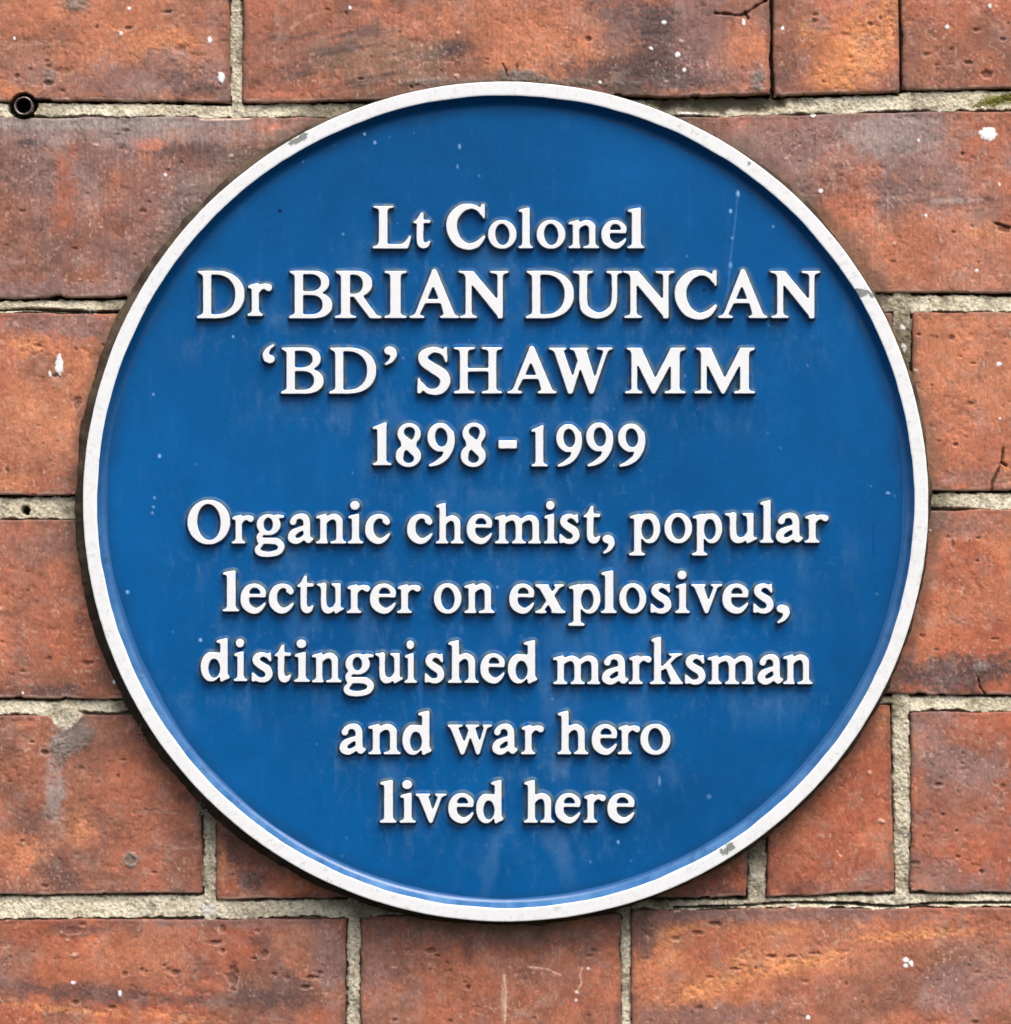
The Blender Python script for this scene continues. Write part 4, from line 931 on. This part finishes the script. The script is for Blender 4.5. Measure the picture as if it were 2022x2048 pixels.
def revolve(name, prof, mat, colfn, seg=2600, wob=None, parent=plaque):
    """prof: list of (radius offset in px from the mean outer edge, depth px)"""
    th = np.linspace(0, 2 * math.pi, seg, endpoint=False)
    R = np.array([p[0] for p in prof])[:, None]; Dp = np.array([p[1] for p in prof])[:, None] + 0 * th[None]
    TH = th[None] + 0 * R
    RO = R + 0 * TH
    if wob is not None:
        dr, dd = wob(TH, RO, Dp); RO = RO + dr; Dp = Dp + dd
    X = PCX + np.cos(TH) * (PRX + RO); Y = PCY - np.sin(TH) * (PRY + RO)
    C = colfn(X, Y, RO, TH, Dp)
    k = (DIST) / DIST
    V3 = np.stack([(X - CX) * S * k, Dp * S, (CY - Y) * S * k], -1)
    n, m = X.shape
    I = np.arange(n * m).reshape(n, m); J = np.roll(I, -1, 1)
    F = np.stack([I[:-1], J[:-1], J[1:], I[1:]], -1).reshape(-1, 4)
    return mesh_obj(name, local(V3.reshape(-1, 3)), F, mat, parent, np.clip(C.reshape(-1, 3), .002, .92))


def ringnoise(TH, sc, seed, octs=3):
    return fbm(np.cos(TH) * 843, np.sin(TH) * 843, sc, seed, octs)


# raised rim: white flat with softly worn arrises
def rim_wob(TH, RO, Dp):
    inner = sstep(-14, -27, RO)
    dr = inner * ringnoise(TH, 60, 51) * 1.5 + (1 - inner) * ringnoise(TH, 90, 52) * .8
    return dr, ringnoise(TH, 30, 53) * .25


CHIPS = [(604, 275, 11, 6, -28), (590, 283, 16, 5, -24), (1723, 586, 16, 7, 10), (1712, 590, 7, 9, 0), (1460, 1695, 8, 8, 20), (1452, 1703, 4, 7, -30), (1443, 1703, 3.5, 7, -20), (1498, 327, 3, 4, 0), (1745, 592, 4, 3, 0)]


def rim_col(X, Y, RO, TH, Dp):
    c = np.tile(WHITE, X.shape + (1,)) * (1 + .03 * fbm(X, Y, 14, 55, 4))[..., None]
    c = mix(c, lin(214, 214, 204), sstep(.16, .5, fbm(X, Y, 11, 56, 4, .7)) * .4)
    c = mix(c, lin(150, 152, 140), sstep(.42, .6, fbm(X * .7 + Y * .7, X * .7 - Y * .7, 8, 59, 3, .7, sx=1, sy=.6)) * .35 * sstep(-.1, .25, fbm(X, Y, 90, 65, 2)))
    c = mix(c, lin(120, 118, 100), sstep(-2.2, -.2, RO) * sstep(.1, .4, fbm(X, Y, 18, 60, 3)) * .5)
    c = mix(c, lin(186, 186, 176), sstep(.3, .6, fbm(X, Y, 26, 58, 5, .7)) * .4 * sstep(.2, -.3, np.sin(TH)))
    for (px, py, rx, ry, an) in CHIPS:
        a = math.radians(an); qx = (X - px) * math.cos(a) + (Y - py) * math.sin(a); qy = -(X - px) * math.sin(a) + (Y - py) * math.cos(a)
        q = np.hypot(qx / rx, qy / ry) + fbm(X, Y, 7, int(px), 3) * .5
        c = mix(c, lin(142, 144, 138), sstep(1.15, .95, q)); c = mix(c, lin(70, 72, 66), sstep(1.25, 1.1, q) * sstep(.95, 1.1, q) * .8 * (qy < 0))
    return c


revolve("rim", [(-28.0, 1.5), (-27.7, .6), (-27.0, 0.12), (-24, 0), (-21, 0), (-18, 0), (-15, 0), (-12, 0), (-9, 0), (-6.5, 0), (-4, 0), (-2.2, 0), (-.9, .35), (-.1, 1.3)][::-1], M_WHITE, rim_col, wob=rim_wob)


# drafted inner flank of the rim, painted with the field
def flank_wob(TH, RO, Dp):
    top = sstep(-34, -28.5, RO)
    return top * ringnoise(TH, 60, 51) * 1.5, ringnoise(TH, 120, 57) * .3 * (1 - top)


def flank_col(X, Y, RO, TH, Dp):
    c = np.tile(BLUE, X.shape + (1,)) * 1.0
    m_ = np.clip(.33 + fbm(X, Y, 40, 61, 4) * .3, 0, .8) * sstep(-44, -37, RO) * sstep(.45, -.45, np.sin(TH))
    c = mix(c, lin(10, 40, 66), .35 * sstep(-.2, .5, np.sin(TH)))  # shade under the upper rim, put into the colour
    c = mix(c, lin(120, 160, 196), m_)  # glossy reflection along the lower half, painted as a paler blue
    c = mix(c, lin(30, 60, 80), sstep(.25, .6, fbm(X, Y, 14, 62, 4)) * .35)
    return c


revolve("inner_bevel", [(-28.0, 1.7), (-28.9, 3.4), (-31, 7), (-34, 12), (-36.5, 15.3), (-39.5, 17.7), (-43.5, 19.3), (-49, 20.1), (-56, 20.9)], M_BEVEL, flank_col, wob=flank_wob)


# outer casting edge, dark and grimy
def edge_col(X, Y, RO, TH, Dp):
    c = np.tile(lin(54, 50, 40), X.shape + (1,)) * (1 + .5 * fbm(X, Y, 30, 63, 4))[..., None]
    return mix(c, lin(30, 34, 20), sstep(-.1, .5, fbm(X, Y, 60, 64, 3)))


revolve("casting_edge", [(-.1, 1.4), (.8, 2.2), (1.2, 6), (1.8, 20), (2.4, 36), (2.8, 50), (2.2, D_BACK - 2), (-4, D_BACK), (-80, D_BACK + .5), (-600, D_BACK + .6)][::-1][::-1], M_EDGE, edge_col, seg=1400)


# bedding of old sealant squeezed between casting and wall
def seal_wob(TH, RO, Dp):
    out = sstep(-8, 6, RO)
    left = .5 - .5 * np.cos(TH)                # 1 at nine o'clock
    low = .5 - .5 * np.sin(TH)
    ext = 9 + 8 * left ** 1.2 + 9 * low * left + ringnoise(TH, 75, 71, 4) * 6 + ringnoise(TH, 14, 72, 3) * 2.2 - 9 * sstep(.7, 1, np.sin(TH)) - 6 * sstep(.75, 1, -np.sin(TH))
    return out * (ext - 8), ringnoise(TH, 24, 73, 3) * 2.2 * out


def seal_col(X, Y, RO, TH, Dp):
    c = mix(lin(98, 82, 64), lin(66, 54, 40), sstep(-.3, .3, fbm(X, Y, 46, 74, 4)))
    low = sstep(.3, -.7, np.sin(TH))
    c = mix(c, lin(58, 50, 34), low * .5)
    return c * (1 + .3 * fbm(X, Y, 7, 75, 3))[..., None]


revolve("sealant_bead", [(-30, 56), (-10, 54), (-2, 55), (6, 59), (10, 64), (12.5, 70), (13.5, 76), (14, 86), (14.5, 100)][::-1][::-1], M_EDGE, seal_col, seg=1800, wob=seal_wob)

# ------------------------------------------------------------------ open metal tube in the top left joint
tube = empty("metal_tube", W(np.float64(47.4), np.float64(212), D_WALL).tolist(), "small open metal tube end set in the mortar joint left of the plaque", "tube")
kW = (DIST + D_WALL * S) / DIST
tube.location = ((47.4 - CX) * S * kW, D_WALL * S, (CY - 212) * S * kW)


def tube_ring(name, prof, mat, colfn, seg=96):
    th = np.linspace(0, 2 * math.pi, seg, endpoint=False)
    R = np.array([p[0] for p in prof])[:, None]; Dp = np.array([p[1] for p in prof])[:, None] + 0 * th[None]
    TH = th[None] + 0 * R
    R = R * (1 + .012 * np.sin(2 * TH + 1)) + vn(np.cos(TH) * 4, np.sin(TH) * 4, 5) * .5
    V3 = np.stack([R * np.cos(TH) * S, Dp * S, R * np.sin(TH) * S], -1)
    n, m = TH.shape
    I = np.arange(n * m).reshape(n, m); J = np.roll(I, -1, 1)
    F = np.stack([I[:-1], J[:-1], J[1:], I[1:]], -1).reshape(-1, 4)
    C = colfn(R * np.cos(TH) + 0 * TH, R * np.sin(TH), TH)
    return mesh_obj(name, V3.reshape(-1, 3), F, mat, tube, np.clip(C.reshape(-1, 3), .002, .9))


def tcol(x, y, th):
    return mix(lin(150, 136, 130), lin(112, 96, 88), sstep(-.2, .4, fbm(x, y, 9, 81, 3)))


tube_ring("tube_wall", [(19.2, 40), (19.3, 0), (18.6, -3.0), (17.3, -3.8), (15.8, -3.2), (14.6, -1.0), (14.3, 4), (14.2, 40)], M_TUBE, tcol)
tube_ring("dark_bore", [(14.15, 6), (14.0, 45), (6, 46), (.05, 46)], M_EDGE, lambda x, y, t: np.tile(lin(16, 14, 13), x.shape + (1,)))


# ------------------------------------------------------------------ moss in the top right joint
def clump(name, spots, mat, colr, n, size, label, cat=None, seed=1):
    r = random.Random(seed); V = []; F = []; C = []
    for _ in range(n):
        (x, y, rx, ry) = r.choice(spots)
        a = r.uniform(0, 6.28); q = r.random() ** .7
        px = x + math.cos(a) * q * rx; py = y + math.sin(a) * q * ry
        base = ((px - CX) * S * kW, (D_WALL + 8 + r.uniform(-3, 2)) * S, (CY - py) * S * kW)
        for _k in range(3):
            an = r.uniform(0, 6.28); up = Vector((math.cos(an) * .7, -r.uniform(.5, 1.2), math.sin(an) * .7 + .3)).normalized() * size * r.uniform(.6, 1.5) * S
            sd_ = up.cross(Vector((r.uniform(-1, 1), r.uniform(-1, 1), r.uniform(-1, 1)))).normalized() * size * .28 * S
            b = len(V); p = Vector(base)
            V += [tuple(p - sd_), tuple(p + sd_), tuple(p + up * .6 + sd_ * .8), tuple(p + up)]
            F.append((b, b + 1, b + 2, b + 3)); k = r.uniform(.6, 1.35)
            C += [tuple(colr * k)] * 4
    o = mesh_obj(name, np.array(V), F, mat, None, np.array(C), smooth=False)
    o['kind'] = 'stuff'; o['label'] = label
    if cat: o['category'] = cat
    return o


clump("moss", [(2000, 200, 30, 9), (1975, 207, 22, 6), (2018, 196, 16, 10), (1950, 212, 14, 4)], M_MOSS, lin(176, 170, 88), 700, 3.2, "yellow green moss growing in the mortar joint at the upper right", "moss", 5)


# ------------------------------------------------------------------ cobweb and fluff caught under the lower left edge
def fibres(name, spots, n, label, seed):
    r = random.Random(seed); V = []; F = []; C = []
    for _ in range(n):
        (x, y, rad) = r.choice(spots)
        p = Vector((x + r.gauss(0, rad), D_WALL - r.uniform(2, 22), y + r.gauss(0, rad)))
        d = Vector((r.uniform(-1, 1), r.uniform(-.5, .5), r.uniform(-1, 1))).normalized()
        w = r.uniform(.3, .6); k = r.uniform(.5, 1.3); prev = None
        for s_ in range(9):
            side = d.cross(Vector((0, 1, 0.1))).normalized() * w
            ring = [p + side, p + Vector((0, w, 0)), p - side]
            b = len(V)
            for q in ring: V.append(((q.x - CX) * S * kW, q.y * S, (CY - q.z) * S * kW)); C.append(tuple(lin(176, 168, 150) * k))
            if prev is not None:
                for e in range(3): F.append((prev + e, prev + (e + 1) % 3, b + (e + 1) % 3, b + e))
            prev = b
            d = (d + Vector((r.uniform(-1, 1), r.uniform(-.4, .4), r.uniform(-1, 1))) * .55).normalized()
            p = p + d * r.uniform(1.5, 3.2)
    o = mesh_obj(name, np.array(V), F, M_FIBRE, None, np.array(C))
    o['kind'] = 'stuff'; o['label'] = label; o['category'] = 'cobweb'


fibres("cobweb", [(286, 1470, 5), (294, 1482, 6), (404, 1616, 5), (414, 1624, 6), (455, 1655, 7)], 46, "grey cobweb and fluff under the lower left edge of the plaque", 3)
